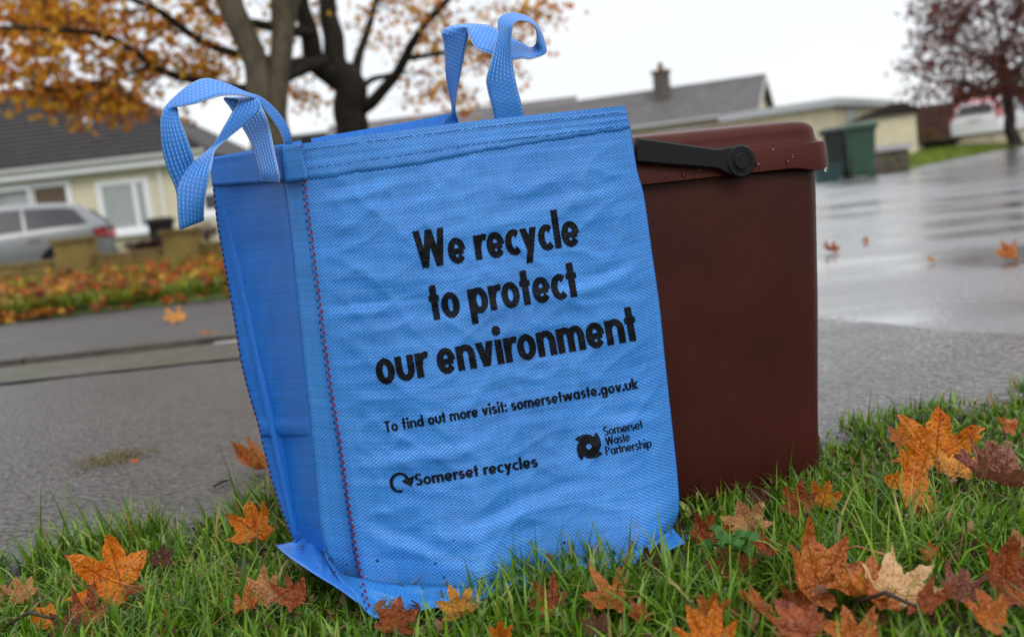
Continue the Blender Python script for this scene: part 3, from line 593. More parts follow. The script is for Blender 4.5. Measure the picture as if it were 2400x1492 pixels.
def lettering(text, p0, p1, xh, w, a, cap=1.5, asc=1.56, des=.42, space=.55, gap=.15, cell=None, label=None):
    items, x = [], 0.0
    for ch in text:
        if ch == ' ': x += space; continue
        wd, fn = glyph(ch, w, a, cap, asc, des); items.append((x, wd, fn)); x += wd+gap
    tot = x-gap; p0 = np.array(p0, float); p1 = np.array(p1, float); L = np.linalg.norm(p1-p0); ux = (p1-p0)/L; uy = np.array([ux[1], -ux[0]]); sx = L/tot
    V, F = [], []
    for x, wd, fn in items:
        v, f = polygonise(fn, -.12, wd+.12, -des-.1, max(cap, asc)+.1, cell or .05)
        if len(v) == 0: continue
        bs = len(V); P = p0+np.outer((v[:, 0]+x)*sx, ux)+np.outer(v[:, 1]*xh, uy); V += P.tolist(); F += [tuple(i+bs for i in q) for q in f]
    o = obj('lettering', to_panel(np.array(V)), F, mat_ink, bag)
    if label: o['label'] = label
    return o
q5 = lambda x, y: (850+x/2.984, 450+y/2.984); q6 = lambda x, y: (850+x/3.2, 850+y/3.2)
lettering('We recycle', q5(385, 537), q5(1527, 369), 58, .33, .455, 1.52, 1.56, .42, .40, .06, .035)
lettering('to protect', q5(485, 897), q5(1517, 727), 58, .33, .455, 1.5, 1.5, .42, .40, .06, .035)
lettering('our environment', q5(108, 1348), q5(1930, 1036), 58, .33, .455, 1.5, 1.5, .42, .40, .06, .035)
lettering('To find out more visit: somersetwaste.gov.uk', q6(170, 522), q6(2072, 192), 17.5, .31, .46, 1.5, 1.55, .45, .50, .075, .08)
lettering('Somerset recycles', q6(398, 921), q6(1318, 776), 18.5, .32, .47, 1.5, 1.55, .45, .5, .07, .08)
lettering('Somerset', q6(1813, 546), q6(2103, 488), 14, .23, .42, 1.5, 1.55, .45, .5, .06, .09)
lettering('Waste', q6(1828, 619), q6(2008, 583), 14, .23, .42, 1.5, 1.55, .45, .5, .06, .09)
lettering('Partnership', q6(1828, 693), q6(2172, 629), 14, .23, .42, 1.5, 1.55, .45, .5, .06, .09)
def emblem(name, fun, r, c, cell):
    v, f = polygonise(fun, -r, r, -r, r, cell); th = math.radians(9.5); R_ = np.array([[math.cos(th), math.sin(th)], [-math.sin(th), math.cos(th)]])
    P = np.array(c)+np.stack([v[:, 0], -v[:, 1]], 1)@R_
    obj(name, to_panel(P), f, mat_ink, bag)
def arrow(X, Y):
    d = ring(X, Y, 0, 0, 24, 24, 8.0, (38, 300))
    # arrow head pointing down-right
    c, s = math.cos(math.radians(-58)), math.sin(math.radians(-58)); x = (X-20)*c+(Y-9)*s; y = -(X-20)*s+(Y-9)*c
    return np.minimum(d, np.maximum(np.maximum(-x-5, (x-17)*.62+np.abs(y)*.78), np.abs(y)-15))
emblem('emblem', arrow, 42, q6(278, 896), 1.3)
def swirl(X, Y):
    r = np.sqrt(X*X+Y*Y)+1e-6; a = np.arctan2(Y, X)
    ph = np.mod(a/(2*math.pi)*4+0.18, 1.0)
    R_o = 26.5+10.5*ph**1.7
    d = np.maximum(r-R_o, 6.6-r)
    # three thin arcs left unprinted inside each arm
    for k in range(4):
        c = math.pi/2*k+.9; cx, cy = 13*math.cos(c), 13*math.sin(c)
        q = np.abs(np.sqrt((X-cx)**2+(Y-cy)**2)-15.5)-.55; side = (X*math.cos(c)+Y*math.sin(c))
        d = np.maximum(d, -np.maximum(q, 17-side))
    return d
emblem('emblem', swirl, 42, q6(1697, 625), 1.2)

# ================================================================== THE BROWN CADDY
mat_brown = M('brown_plastic', (0.043, 0.0090, 0.0060), 0.45, spec=.20, var=(9, 0.22), bump=(420, 0.12, 0.002))
mat_brown2 = M('brown_lid_plastic', (0.056, 0.0105, 0.0072), 0.42, spec=.12, var=(9, 0.18), bump=(420, 0.08, 0.002))
mat_black = M('black_plastic', (0.006, 0.006, 0.007), 0.45, spec=.2, bump=(600, 0.1, 0.001))
mat_drop = bpy.data.materials.new('water'); mat_drop.use_nodes = True
p = mat_drop.node_tree.nodes['Principled BSDF']; p.inputs['Transmission Weight'].default_value = 1.0; p.inputs['Roughness'].default_value = 0.02; p.inputs['IOR'].default_value = 1.33
BYAW = math.radians(16); BW, BD, BH = 0.335, 0.285, 0.365
pr = at(1922, 400, 1.175)
ex = Vector((math.cos(BYAW), math.sin(BYAW), 0)); ey = Vector((-math.sin(BYAW), math.cos(BYAW), 0)); ez = Vector((0, 0, 1))
bc = pr-ex*(BW/2-0.006)+ey*(BD/2-0.006); bc.z = 0.006
def BL(x, y, z): return bc+ex*x+ey*y+ez*z
def rrect(wd, dp, r, n=6, m=26):
    pts = []; hx, hy = wd/2-r, dp/2-r
    for cx, cy, a0 in ((hx, -hy, -90), (hx, hy, 0), (-hx, hy, 90), (-hx, -hy, 180)):
        for k in range(n+1):
            a = math.radians(a0+90*k/n); pts.append((cx+r*math.cos(a), cy+r*math.sin(a)))
    # subdivide the near face (last point -> first point)
    a, b = pts[-1], pts[0]; pts += [(a[0]+(b[0]-a[0])*k/m, a[1]+(b[1]-a[1])*k/m) for k in range(1, m)]
    return pts
binr = thing('food_caddy', 'dark brown plastic food waste caddy with lid and black handle, tucked behind the bag', 'bin', bc)
rings = []
for z, s, r in ((-0.020, .880, .02), (-0.008, .895, .028), (.05, .908, .03), (.2, .955, .03), (.33, .985, .03), (BH+.005, .99, .03)):
    rings.append([BL(x, y, z) for x, y in rrect(BW*s, BD*s, r)])
mb = MB(); mb.loft(rings); body = mb.obj('body', mat_brown, binr, True)
def lid_ring(wd, dp, r, z, wave=0.0):
    out = []
    for x, y in rrect(wd, dp, r):
        zz = z
        if wave: zz -= wave*float(sm(x, wd/2-.062, wd/2-.03))*(1.0 if y < 0 else 0.4)
        out.append(BL(x, y, zz))
    return out
LW, LDp = BW+.020, BD+.020
z0 = .361; rings = [lid_ring(LW-.006, LDp-.006, .03, z0, .005), lid_ring(LW, LDp, .032, z0+.001, .005), lid_ring(LW-.002, LDp-.002, .032, z0+.025), lid_ring(LW-.004, LDp-.004, .032, z0+.0275), lid_ring(LW-.016, LDp-.016, .03, z0+.0295), lid_ring(LW-.019, LDp-.019, .03, z0+.033)]
for k in range(6):
    a = math.radians(90*k/5); r = .013
    rings.append(lid_ring(LW-.021-2*r*(1-math.cos(a)), LDp-.021-2*r*(1-math.cos(a)), .03, z0+.041+r*math.sin(a)))
rings.append(lid_ring(LW-.12, LDp-.12, .03, z0+.0580))
mb = MB(); mb.loft(rings); lid = mb.obj('lid', mat_brown2, binr, True)
for o in (body, lid):
    e = o.modifiers.new('edges', 'EDGE_SPLIT'); e.split_angle = math.radians(38)
# pivot and bail handle
hx, hz, yf = .0445, .381-.0, -LDp/2
hz = .3755
def disc(mb, cx, cz, r, y0, y1, n=28, ch=.002):
    R1 = [BL(cx+r*math.cos(2*math.pi*k/n), y0, cz+r*math.sin(2*math.pi*k/n)) for k in range(n)]
    R2 = [BL(cx+r*math.cos(2*math.pi*k/n), y1+ch, cz+r*math.sin(2*math.pi*k/n)) for k in range(n)]
    R3 = [BL(cx+(r-ch)*math.cos(2*math.pi*k/n), y1, cz+(r-ch)*math.sin(2*math.pi*k/n)) for k in range(n)]
    mb.loft([R1, R2, R3])
mb = MB(); disc(mb, hx, hz, .0185, yf+.004, yf-.011)
ha = math.radians(169); dx, dz = math.cos(ha), math.sin(ha)
def armring(s, hw, y0, y1):
    cx, cz = hx+dx*s, hz+dz*s; nx, nz = -dz, dx; c = .002
    return [BL(cx+nx*a, y, cz+nz*a) for a, y in ((-hw, y0), (-hw, y1+c), (-hw+c, y1), (hw-c, y1), (hw, y1+c), (hw, y0))]
mb.loft([armring(s, hwid, yf-.001, yf-.0095) for s, hwid in ((.006, .0172), (.016, .0150), (.024, .0122), (.032, .0112), (.06, .0118), (.10, .0128), (.125, .0132))])
handle = mb.obj('handle', mat_black, binr, False)
mb = MB(); disc(mb, hx, hz, .0095, yf-.008, yf-.0128, ch=.001); mb.obj('pivot_cap', mat_black, handle)
mb = MB(); n = 32
for r0, y in ((.0115, yf-.0112),):
    mb.tube([BL(hx+r0*math.cos(2*math.pi*k/n), y, hz+r0*math.sin(2*math.pi*k/n)) for k in range(n+1)], .0006, 5)
mb.obj('pivot_ring', mat_black, handle, True)
for (X, Y, r) in ((1560, 413, .0022), (1602, 411, .0026), (1722, 397, .0026), (1776, 389, .0034), (1846, 381, .0028), (1857, 364, .0020), (1812, 349, .0012), (1640, 398, .0012), (1936, 397, .0024)):
    d = ray(X, Y); nrm = -ey; P0 = BL(0, yf, 0); t = (P0-CAM).dot(nrm)/d.dot(nrm); c = CAM+d*t
    b = MB(); b.ball(c-ey*0.0003, r, 10, 8, (1, .55, 1.15)); b.obj('water_drop', mat_drop, lid, True)

# ================================================================== LEAVES (fallen)
def leaf_mat(name, c1, c2, cv, rough=0.38, trans=0.25):
    m, t, p = newmat(name); uv = N(t, 'ShaderNodeUVMap', uv_map='UVMap'); sp = N(t, 'ShaderNodeSeparateXYZ'); t.links.new(uv.outputs[0], sp.inputs[0])
    x, y = sp.outputs[0], sp.outputs[1]; vein = None
    for a in (0, 47, -47, 100, -100):
        dx, dy = math.sin(math.radians(a)), math.cos(math.radians(a))
        perp = MA(t, 'ABSOLUTE', MA(t, 'SUBTRACT', MA(t, 'MULTIPLY', x, dy), MA(t, 'MULTIPLY', y, dx))); al = MA(t, 'ADD', MA(t, 'MULTIPLY', x, dx), MA(t, 'MULTIPLY', y, dy))
        l = MA(t, 'MULTIPLY', MA(t, 'SUBTRACT', 1.0, MA(t, 'DIVIDE', perp, 0.016), clamp=True), MA(t, 'GREATER_THAN', al, 0.0))
        # side veins
        f = MA(t, 'ABSOLUTE', MA(t, 'SUBTRACT', MA(t, 'FRACT', MA(t, 'DIVIDE', MA(t, 'SUBTRACT', al, MA(t, 'MULTIPLY', perp, 0.9)), 0.15)), 0.5))
        s2 = MA(t, 'MULTIPLY', MA(t, 'MULTIPLY', MA(t, 'LESS_THAN', f, 0.05), MA(t, 'LESS_THAN', perp, 0.17)), MA(t, 'MULTIPLY', MA(t, 'GREATER_THAN', al, 0.1), 0.4))
        l = MA(t, 'MAXIMUM', l, s2)
        vein = l if vein is None else MA(t, 'MAXIMUM', vein, l)
    n = N(t, 'ShaderNodeTexNoise', inp={'Scale': 3.2, 'Detail': 6.0, 'Roughness': 0.6}); oi = N(t, 'ShaderNodeObjectInfo'); ad = N(t, 'ShaderNodeVectorMath', operation='ADD')
    t.links.new(uv.outputs[0], ad.inputs[0]); t.links.new(oi.outputs['Location'], ad.inputs[1]); t.links.new(ad.outputs[0], n.inputs[0])
    r = N(t, 'ShaderNodeMapRange', inp={1: 0.35, 2: 0.65}); t.links.new(n.outputs[0], r.inputs[0])
    mx = N(t, 'ShaderNodeMix', data_type='RGBA'); t.links.new(r.outputs[0], mx.inputs[0]); mx.inputs[6].default_value = (*c1, 1); mx.inputs[7].default_value = (*c2, 1)
    m2 = N(t, 'ShaderNodeMix', data_type='RGBA'); t.links.new(MA(t, 'MULTIPLY', vein, 0.65), m2.inputs[0]); t.links.new(mx.outputs[2], m2.inputs[6]); m2.inputs[7].default_value = (*cv, 1)
    n4 = N(t, 'ShaderNodeTexNoise', inp={'Scale': 17.0, 'Detail': 3.0}); t.links.new(ad.outputs[0], n4.inputs[0])
    sp4 = N(t, 'ShaderNodeMapRange', inp={1: 0.58, 2: 0.68, 3: 0.0, 4: 0.8}); t.links.new(n4.outputs[0], sp4.inputs[0])
    m3 = N(t, 'ShaderNodeMix', data_type='RGBA'); t.links.new(sp4.outputs[0], m3.inputs[0]); t.links.new(m2.outputs[2], m3.inputs[6]); m3.inputs[7].default_value = (0.06, 0.02, 0.008, 1)
    t.links.new(m3.outputs[2], p.inputs['Base Color']); p.inputs['Roughness'].default_value = rough
    n6 = N(t, 'ShaderNodeTexNoise', inp={'Scale': 12.0, 'Detail': 3.0}); t.links.new(ad.outputs[0], n6.inputs[0])
    b = N(t, 'ShaderNodeBump', inp={'Strength': 0.5, 'Distance': 0.03}); t.links.new(MA(t, 'ADD', n6.outputs[0], MA(t, 'MULTIPLY', vein, -0.35)), b.inputs['Height']); t.links.new(b.outputs[0], p.inputs['Normal'])
    tr = N(t, 'ShaderNodeBsdfTranslucent'); t.links.new(m3.outputs[2], tr.inputs[0]); ms = N(t, 'ShaderNodeMixShader', inp={0: trans})
    t.links.new(p.outputs[0], ms.inputs[1]); t.links.new(tr.outputs[0], ms.inputs[2]); t.links.new(ms.outputs[0], t.nodes['Material Output'].inputs[0])
    return m
LM = {
    'orange': leaf_mat('leaf_orange', (0.56, 0.125, 0.006), (0.66, 0.22, 0.010), (0.20, 0.045, 0.006)),
    'gold': leaf_mat('leaf_gold', (0.55, 0.22, 0.03), (0.66, 0.30, 0.04), (0.30, 0.10, 0.02)),
    'rust': leaf_mat('leaf_rust', (0.17, 0.036, 0.010), (0.40, 0.095, 0.016), (0.14, 0.03, 0.01)),
    'tan': leaf_mat('leaf_tan', (0.46, 0.20, 0.075), (0.58, 0.29, 0.12), (0.30, 0.12, 0.05)),
    'peach': leaf_mat('leaf_peach', (0.62, 0.36, 0.17), (0.70, 0.44, 0.20), (0.45, 0.22, 0.08), 0.28),
    'amber': leaf_mat('leaf_amber', (0.34, 0.085, 0.015), (0.56, 0.18, 0.025), (0.22, 0.06, 0.01), 0.26),
    'purple': leaf_mat('leaf_purple', (0.19, 0.065, 0.045), (0.30, 0.11, 0.06), (0.12, 0.03, 0.025), 0.26),
    'dark': leaf_mat('leaf_dark', (0.075, 0.025, 0.012), (0.14, 0.045, 0.02), (0.04, 0.015, 0.01)),
}
mat_stalk = M('leaf_stalk', (0.32, 0.10, 0.05), 0.45)
def leaf_shape(seed, fold=0.0, curl=0.2, na=132, nr=9):
    """a maple leaf: petiole at the origin, tip towards +Y, about 1 long"""
    r = random.Random(seed); V = [(0, 0)]; ang = np.linspace(-180, 180, na, endpoint=False); prof = np.zeros(na)
    CP = [(0, 1.0), (7, .82), (10, .83), (15, .68), (21, .60), (26, .50), (32, .60), (36, .74), (40, .77), (47, .96), (52, .80), (58, .79), (64, .64), (72, .56), (79, .46), (86, .55), (92, .60), (100, .74), (106, .58), (116, .52), (128, .38), (134, .40), (148, .30), (162, .24), (173, .13), (180, .05)]
    for sgn in (-1, 1):
        ca = [c_[0]+r.uniform(-2, 2) if 0 < c_[0] < 175 else c_[0] for c_ in CP]; cr = [c_[1]*r.uniform(.93, 1.05) for c_ in CP]
        if r.random() < .35: k0 = r.randrange(5, 18); cr[k0] *= .78; cr[k0+1] *= .7      # a torn lobe
        sel = (ang*sgn >= 0); prof[sel] = np.interp(ang[sel]*sgn, ca, cr)
    for k in range(1, nr+1):
        for a, R in zip(ang, prof):
            q = R*k/nr; V.append((q*math.sin(math.radians(a)), q*math.cos(math.radians(a))))
    V = np.array(V); F = []
    for i in range(na):
        j = (i+1) % na; F.append((0, 1+j, 1+i))
        for k in range(nr-1):
            a = 1+k*na; F.append((a+i, a+j, a+na+j, a+na+i))
    x, y = V[:, 0], V[:, 1]; rr = np.hypot(x, y)
    z = curl*(rr**2)*(.6+.4*np.sin(np.arctan2(x, y)*2+seed))+.17*pnoise(x*2.2, y*2.2, seed)+.07*pnoise(x*5.5, y*5.5, seed+3)+.10*rr**2*np.sin(np.arctan2(x, y)*5+seed*1.7)+.05*np.abs(np.sin(np.arctan2(x, y)*3.8))*rr
    z += fold*np.abs(x)*.9
    x2 = x*math.cos(fold*.9) if fold else x
    z = z*1.45
    # the tip rolls over
    z += (.22+.5*curl)*np.clip(np.abs(x)-.34, 0, 1)*np.sin(seed*2.3+np.sign(x)*1.1)*1.6-(.25*np.clip(-y-.05, 0, 1))
    roll = np.clip(y-.35, 0, 1)*(curl*2.2); z = z+roll*.5; y2 = y-roll*.25
    return np.stack([x2, y2-.38, z], 1), F, V
def leaf_thing(name, label, P, size, mname, tilt=10, roll=0, yaw=0, curl=.2, fold=0.0, seed=1, stalk=True, group='fallen maple leaves on the near grass', dirt=None):
    V, F, uv = leaf_shape(seed, fold, curl)
    me = mesh(name, V, F, LM[mname], True, uv)
    o = bpy.data.objects.new(name, me); COL.objects.link(o)
    o.matrix_world = Matrix.Translation(P) @ Matrix.Rotation(math.radians(yaw), 4, 'Z') @ Matrix.Rotation(math.radians(tilt), 4, 'X') @ Matrix.Rotation(math.radians(roll), 4, 'Z') @ Matrix.Scale(size, 4)
    tag(o, label, 'leaf', group)
    if stalk:
        b = MB(); b.tube([(0, -.37, V[0][2]), (.02, -.5, V[0][2]+.03), (.06, -.7, V[0][2]+.02), (.12, -.88, V[0][2]-.03)], [.016, .013, .012, .018], 5)
        so = bpy.data.objects.new('stalk', mesh('stalk', b.v, b.f, mat_stalk, True)); COL.objects.link(so); so.parent = o
    return o
# px, py centre, width px, colour, tilt to the lens, roll, yaw, curl, fold, label
FL = [
 (236, 1342, 165, 'orange', 52, 60, 8, .25, .12, 'large bright orange maple leaf standing up in the grass before the tarmac'),
 (212, 1425, 120, 'rust', 30, -20, -10, .3, .1, 'rust red leaf lying just below the large bright orange leaf'),
 (96, 1442, 70, 'orange', 35, 100, 10, .2, 0, 'small orange leaf beside a dark twig in the grass corner'),
 (46, 1372, 70, 'tan', 45, 20, 20, .3, .2, 'pinkish tan curled leaf at the edge of the grass, far from the bag'),
 (380, 1292, 60, 'dark', 45, -20, 20, .3, .2, 'dark brown withered leaf half sunk in the grass near the tarmac edge'),
 (596, 1208, 115, 'orange', 62, 10, -8, .25, .2, 'orange maple leaf with pointed lobes standing at the tarmac edge beside the bag'),
 (636, 1372, 92, 'tan', 40, -60, 10, .5, .4, 'curled tan leaf in the grass below the flat blue base of the bag'),
 (672, 1398, 95, 'rust', 25, 70, 0, .3, .5, 'folded rust brown leaf under the curled tan leaf by the bag'),
 (585, 1420, 80, 'amber', 18, -80, 0, .3, .5, 'narrow folded orange leaf lying flat next to the folded rust leaf'),
 (1066, 1394, 92, 'gold', 76, 15, 6, .12, .05, 'golden tan leaf propped upright against the bag front'),
 (930, 1424, 105, 'rust', 66, -15, 4, .2, .15, 'rust brown leaf standing against the stitched bottom corner of the bag'),
 (1168, 1468, 82, 'orange', 62, -10, 10, .5, .75, 'bright orange folded leaf standing on its point in front of the golden leaf'),
 (1275, 1388, 95, 'rust', 48, 40, 0, .3, .2, 'reddish brown leaf half hidden in grass under the bag front'),
 (1408, 1405, 130, 'amber', 10, 85, 0, .2, .3, 'orange leaf lying nearly flat in grass below the two printed emblems'),
 (1390, 1452, 80, 'dark', 22, 20, 0, .3, .2, 'dark brown rotting leaf in grass below the nearly flat orange leaf'),
 (1516, 1298, 78, 'dark', 58, 25, 10, .4, .3, 'small dark leaf leaning on the lower right corner of the bag'),
 (1655, 1226, 96, 'rust', 64, -30, 8, .45, .3, 'curled rust leaf between the bag corner and the brown caddy'),
 (1742, 1198, 112, 'tan', 72, 18, -8, .25, .1, 'pale tan leaf with jagged lobes propped upright against the brown caddy'),
 (1775, 1142, 60, 'dark', 70, 0, 0, .3, .3, 'dark withered leaf stuck to the caddy above the pale tan leaf'),
 (1852, 1166, 100, 'rust', 56, 45, 0, .35, .25, 'russet leaf lying against the foot of the brown caddy'),
 (1932, 1148, 80, 'orange', 58, -25, 0, .3, .15, 'orange yellow leaf just past the outer foot of the caddy'),
 (2196, 1018, 168, 'orange', 58, -12, -14, .14, .05, 'biggest orange maple leaf with dark veins, standing at the verge edge by the wet tarmac'),
 (2096, 1012, 60, 'amber', 52, 40, 0, .2, .1, 'small amber leaf just behind the biggest veined orange leaf'),
 (2268, 1090, 110, 'gold', 18, -75, 0, .25, .2, 'golden leaf lying flat under the biggest veined orange leaf'),
 (2112, 1136, 135, 'orange', 42, 70, 10, .3, .12, 'rounded orange leaf in the grass between the caddy and the biggest veined leaf'),
 (2300, 1122, 165, 'purple', 24, 82, -10, .3, .7, 'purplish brown rolled leaf lying across the grass at the verge edge'),
 (1702, 1306, 115, 'rust', 32, 20, 0, .3, .15, 'dull rust leaf shaded by grass in front of the caddy'),
 (1868, 1338, 190, 'amber', 44, 55, 10, .5, .25, 'large curled amber leaf, the biggest in the leaf pile before the caddy'),
 (1995, 1378, 160, 'amber', 22, 80, 0, .3, .35, 'wet shiny orange leaf in the middle of the leaf pile'),
 (2128, 1362, 165, 'peach', 26, -70, 0, .2, .2, 'pale peach coloured leaf, lightest in the leaf pile'),
 (1872, 1400, 95, 'rust', 20, -30, 0, .3, .2, 'rust leaf tucked under the large curled amber leaf'),
 (1666, 1412, 86, 'amber', 50, -25, 0, .4, .5, 'small folded amber leaf standing alone beside the weed'),
 (1640, 1474, 130, 'orange', 34, 30, 0, .3, .2, 'orange leaf lying close to the lens below the small folded amber leaf'),
 (1838, 1474, 185, 'rust', 22, 75, 0, .3, .2, 'wide russet leaf nearest the lens below the leaf pile'),
 (1992, 1466, 130, 'amber', 34, 10, 0, .3, .2, 'amber brown leaf beside the wide russet leaf nearest the lens'),
 (2252, 1362, 110, 'purple', 36, -35, 0, .4, .4, 'purple brown leaf between the peach leaf and the curled red leaves'),
 (2352, 1312, 140, 'rust', 50, -15, 0, .55, .3, 'big rust red curled leaf at the far end of the leaf pile'),
 (2248, 1272, 70, 'dark', 55, 0, 0, .3, .3, 'dark reddish leaf standing up in the grass above the purple brown leaf'),
 (2370, 1390, 100, 'rust', 20, 40, 0, .3, .2, 'flat rust leaf below the big rust red curled leaf'),
 (2352, 990, 60, 'amber', 45, 60, 0, .3, .2, 'little amber leaf high on the verge near the wet road'),
 (2170, 1290, 60, 'amber', 40, 60, 0, .3, .2, 'small orange leaf half hidden in grass above the peach leaf'),
 (1790, 1290, 80, 'rust', 40, 130, 0, .45, .4, 'crumpled rust leaf leaning over the stalk of the large curled amber leaf'),
 (1930, 1330, 90, 'dark', 30, -110, 0, .45, .3, 'dark crumpled leaf lodged behind the wet shiny orange leaf'),
 (2060, 1420, 105, 'amber', 24, 140, 0, .5, .35, 'amber leaf turned over below the pale peach leaf'),
 (2190, 1420, 110, 'rust', 26, -140, 0, .45, .3, 'rust leaf lying tip down below the purple brown leaf'),
 (1760, 1420, 95, 'amber', 20, 115, 0, .5, .3, 'flat amber leaf between the weed and the leaf pile'),
 (2290, 1440, 120, 'amber', 24, 60, 0, .45, .2, 'amber leaf at the near end of the rust red curled leaves'),
 (2380, 1260, 80, 'tan', 50, 20, 0, .4, .2, 'tan leaf standing behind the big rust red curled leaf'),
 (2150, 1210, 52, 'rust', 40, 80, 0, .4, .3, 'small rust leaf in open grass below the rounded orange leaf'),
 (1490, 1440, 70, 'rust', 30, 100, 0, .45, .3, 'small crumpled rust leaf right of the dark rotting leaf'),
 (310, 1385, 70, 'rust', 30, 150, 0, .45, .3, 'small rust leaf at the lower edge of the large bright orange leaf'),
 (150, 1470, 80, 'dark', 24, 60, 0, .4, .3, 'dark leaf flat in the grass under the rust red leaf'),
 (1980, 1215, 48, 'dark', 40, 20, 0, .3, .2, 'tiny dark leaf scrap in the grass beside the russet leaf'),
]
LEAFSPOTS = []
for i, (px_, py_, wpx, mn_, tilt, roll, yaw, curl, fold, lab) in enumerate(FL):
    sink = math.sin(math.radians(max(tilt, 12)))*wpx*.42
    D = gz(px_, py_+sink, 0.012).y
    P = at(px_, py_, D); size = wpx/FPX*D*1.0/(1.5 if wpx < 120 else 1.38)
    P.z = max(P.z-.004, 0.008+0.30*size*math.sin(math.radians(tilt))*0.5)
    leaf_thing('fallen_leaf', lab, P, size*1.12, mn_, tilt, roll, yaw, curl, fold, i+1)
    LEAFSPOTS.append((P.x, P.y, size, tilt))
FLP = [
 (590, 1096, 88, 'amber', 22, 75, 0, .5, .5, 'curled orange leaf lying on the tarmac beside the bag edge', 0.006),
 (408, 750, 46, 'gold', 14, 60, 0, .3, .3, 'lone yellow leaf on the tarmac before the leafy verge', 0.006),
 (490, 791, 34, 'amber', 12, 20, 0, .3, .2, 'pale orange leaf flat on the tarmac near the white line', 0.006),
 (316, 1080, 16, 'orange', 20, 20, 0, .3, .2, 'tiny orange leaf scrap beside the mossy patch on the tarmac', 0.006),
 (2354, 605, 50, 'amber', 24, 70, 0, .3, .3, 'orange brown leaf lying on the wet road beyond the verge', 0.006),
 (1944, 586, 34, 'rust', 16, 30, 0, .3, .3, 'small brown leaf on the wet road close beside the caddy', 0.006),
 (2026, 565, 16, 'amber', 40, 30, 0, .3, .3, 'tiny amber leaf standing on the wet road', 0.006),
 (2180, 612, 20, 'tan', 14, 30, 0, .3, .3, 'faint tan leaf flat in the sheen of the wet road', 0.006),
 (440, 960, 0, 'tan', 14, 30, 0, .3, .3, '', 0.006),
]
for i, (px_, py_, wpx, mn_, tilt, roll, yaw, curl, fold, lab, z) in enumerate(FLP):
    if not wpx: continue
    P = gz(px_, py_+wpx*.1, z); size = wpx/FPX*P.y/1.15; P.z += .06*size+.2*size*math.sin(math.radians(tilt))
    leaf_thing('fallen_leaf', lab, P, size, mn_, tilt, roll, yaw, curl, fold, 70+i, group='stray leaves on the tarmac')
# twigs
mat_twig = M('twig_bark', (0.045, 0.028, 0.02), 0.6, bump=(300, .5, .002))
for k, (a, b_, lab) in enumerate((((2015, 1408), (2150, 1422), 'dark broken twig lying under the peach leaf'), ((500, 1140), (540, 1124), 'short twig on the tarmac next to the curled orange leaf'), ((15, 1465), (120, 1448), 'dark twig in the grass corner beside a small orange leaf'), ((1935, 1300), (2095, 1306), 'thin pinkish stalk lying across the grass above the leaf pile'))):
    A, B = gz(*a, .025 if k != 1 else .008), gz(*b_, .03 if k != 1 else .008); mid = (A+B)/2+Vector((.0, .004, .008 if k != 1 else .002))
    mb = MB(); mb.tube([A, mid, B], [.0016, .0022, .0012] if k != 3 else [.0008, .0009, .0014], 6)
    tag(mb.obj('twig', mat_stalk if k == 3 else mat_twig, None, True), lab, 'twig')
# a mossy patch on the tarmac
b = MB(); b.box(gz(541, 800, .008)+Vector((-.0, 0, 0)), (.11, .06, .004)); tag(b.obj('painted_mark', M('worn_white_paint', (.26, .26, .25), .5, var=(30, .4))), 'short worn white paint mark on the tarmac beside the bag', 'road marking')

# ================================================================== GRASS (near verge)
def blades(n, sampler, len_rng, wid_rng, bend, colors, dens=None, seg=3, seed=0, zf=None):
    r = np.random.default_rng(seed); P = sampler(r, n); n = len(P)
    L = r.uniform(*len_rng, n)*np.where(r.random(n) < .08, 1.5, 1.0); Wd = r.uniform(*wid_rng, n)
    if dens is not None: L = L*dens(P)
    hd = r.uniform(0, 2*math.pi, n); fa = hd+r.normal(0, .5, n)+math.pi/2; lean = np.abs(r.normal(0.25, .28, n)); crv = np.abs(r.normal(bend, bend*.7, n))
    dirx, diry = np.cos(hd), np.sin(hd); sx, sy = np.cos(fa), np.sin(fa)
    V = np.zeros((n, 2*seg+1, 3)); z0 = P[:, 2]
    th = lean.copy(); hor = np.zeros(n); ver = np.zeros(n)
    for k in range(seg+1):
        t = k/seg
        wv = Wd*(1-t**1.7)*.5*(0.75+.5*math.sin(math.pi*min(1, t+.25)))
        cx = P[:, 0]+dirx*hor; cy = P[:, 1]+diry*hor; cz = z0+ver
        if k < seg:
            V[:, 2*k, 0] = cx-sx*wv; V[:, 2*k, 1] = cy-sy*wv; V[:, 2*k, 2] = cz
            V[:, 2*k+1, 0] = cx+sx*wv; V[:, 2*k+1, 1] = cy+sy*wv; V[:, 2*k+1, 2] = cz
        else: V[:, 2*k, 0] = cx; V[:, 2*k, 1] = cy; V[:, 2*k, 2] = cz
        hor = hor+np.sin(th)*L/seg; ver = ver+np.cos(th)*L/seg; th = np.minimum(th+crv*(1.4/seg)*2, 2.3)
    V[:, :, 2] = np.maximum(V[:, :, 2], z0[:, None]+.001)
    base = (np.arange(n)*(2*seg+1))[:, None]; F = []
    for k in range(seg-1):
        F.append(base+np.array([[2*k, 2*k+1, 2*k+3]])); F.append(base+np.array([[2*k, 2*k+3, 2*k+2]]))
    F.append(base+np.array([[2*seg-2, 2*seg-1, 2*seg]]))
    F = np.concatenate(F)
    ci = r.random(n); col = np.array([c for _, c in colors]); cum = np.cumsum([q for q, _ in colors]); idx = np.searchsorted(cum/cum[-1], ci)
    C = col[np.clip(idx, 0, len(col)-1)]*r.uniform(.7, 1.3, (n, 1)); C = np.repeat(C[:, None, :], 2*seg+1, 1)
    return V.reshape(-1, 3), F, C.reshape(-1, 3)
mat_grass = mat_attr('grass_blade', 0.34, 0.30, 0.32)
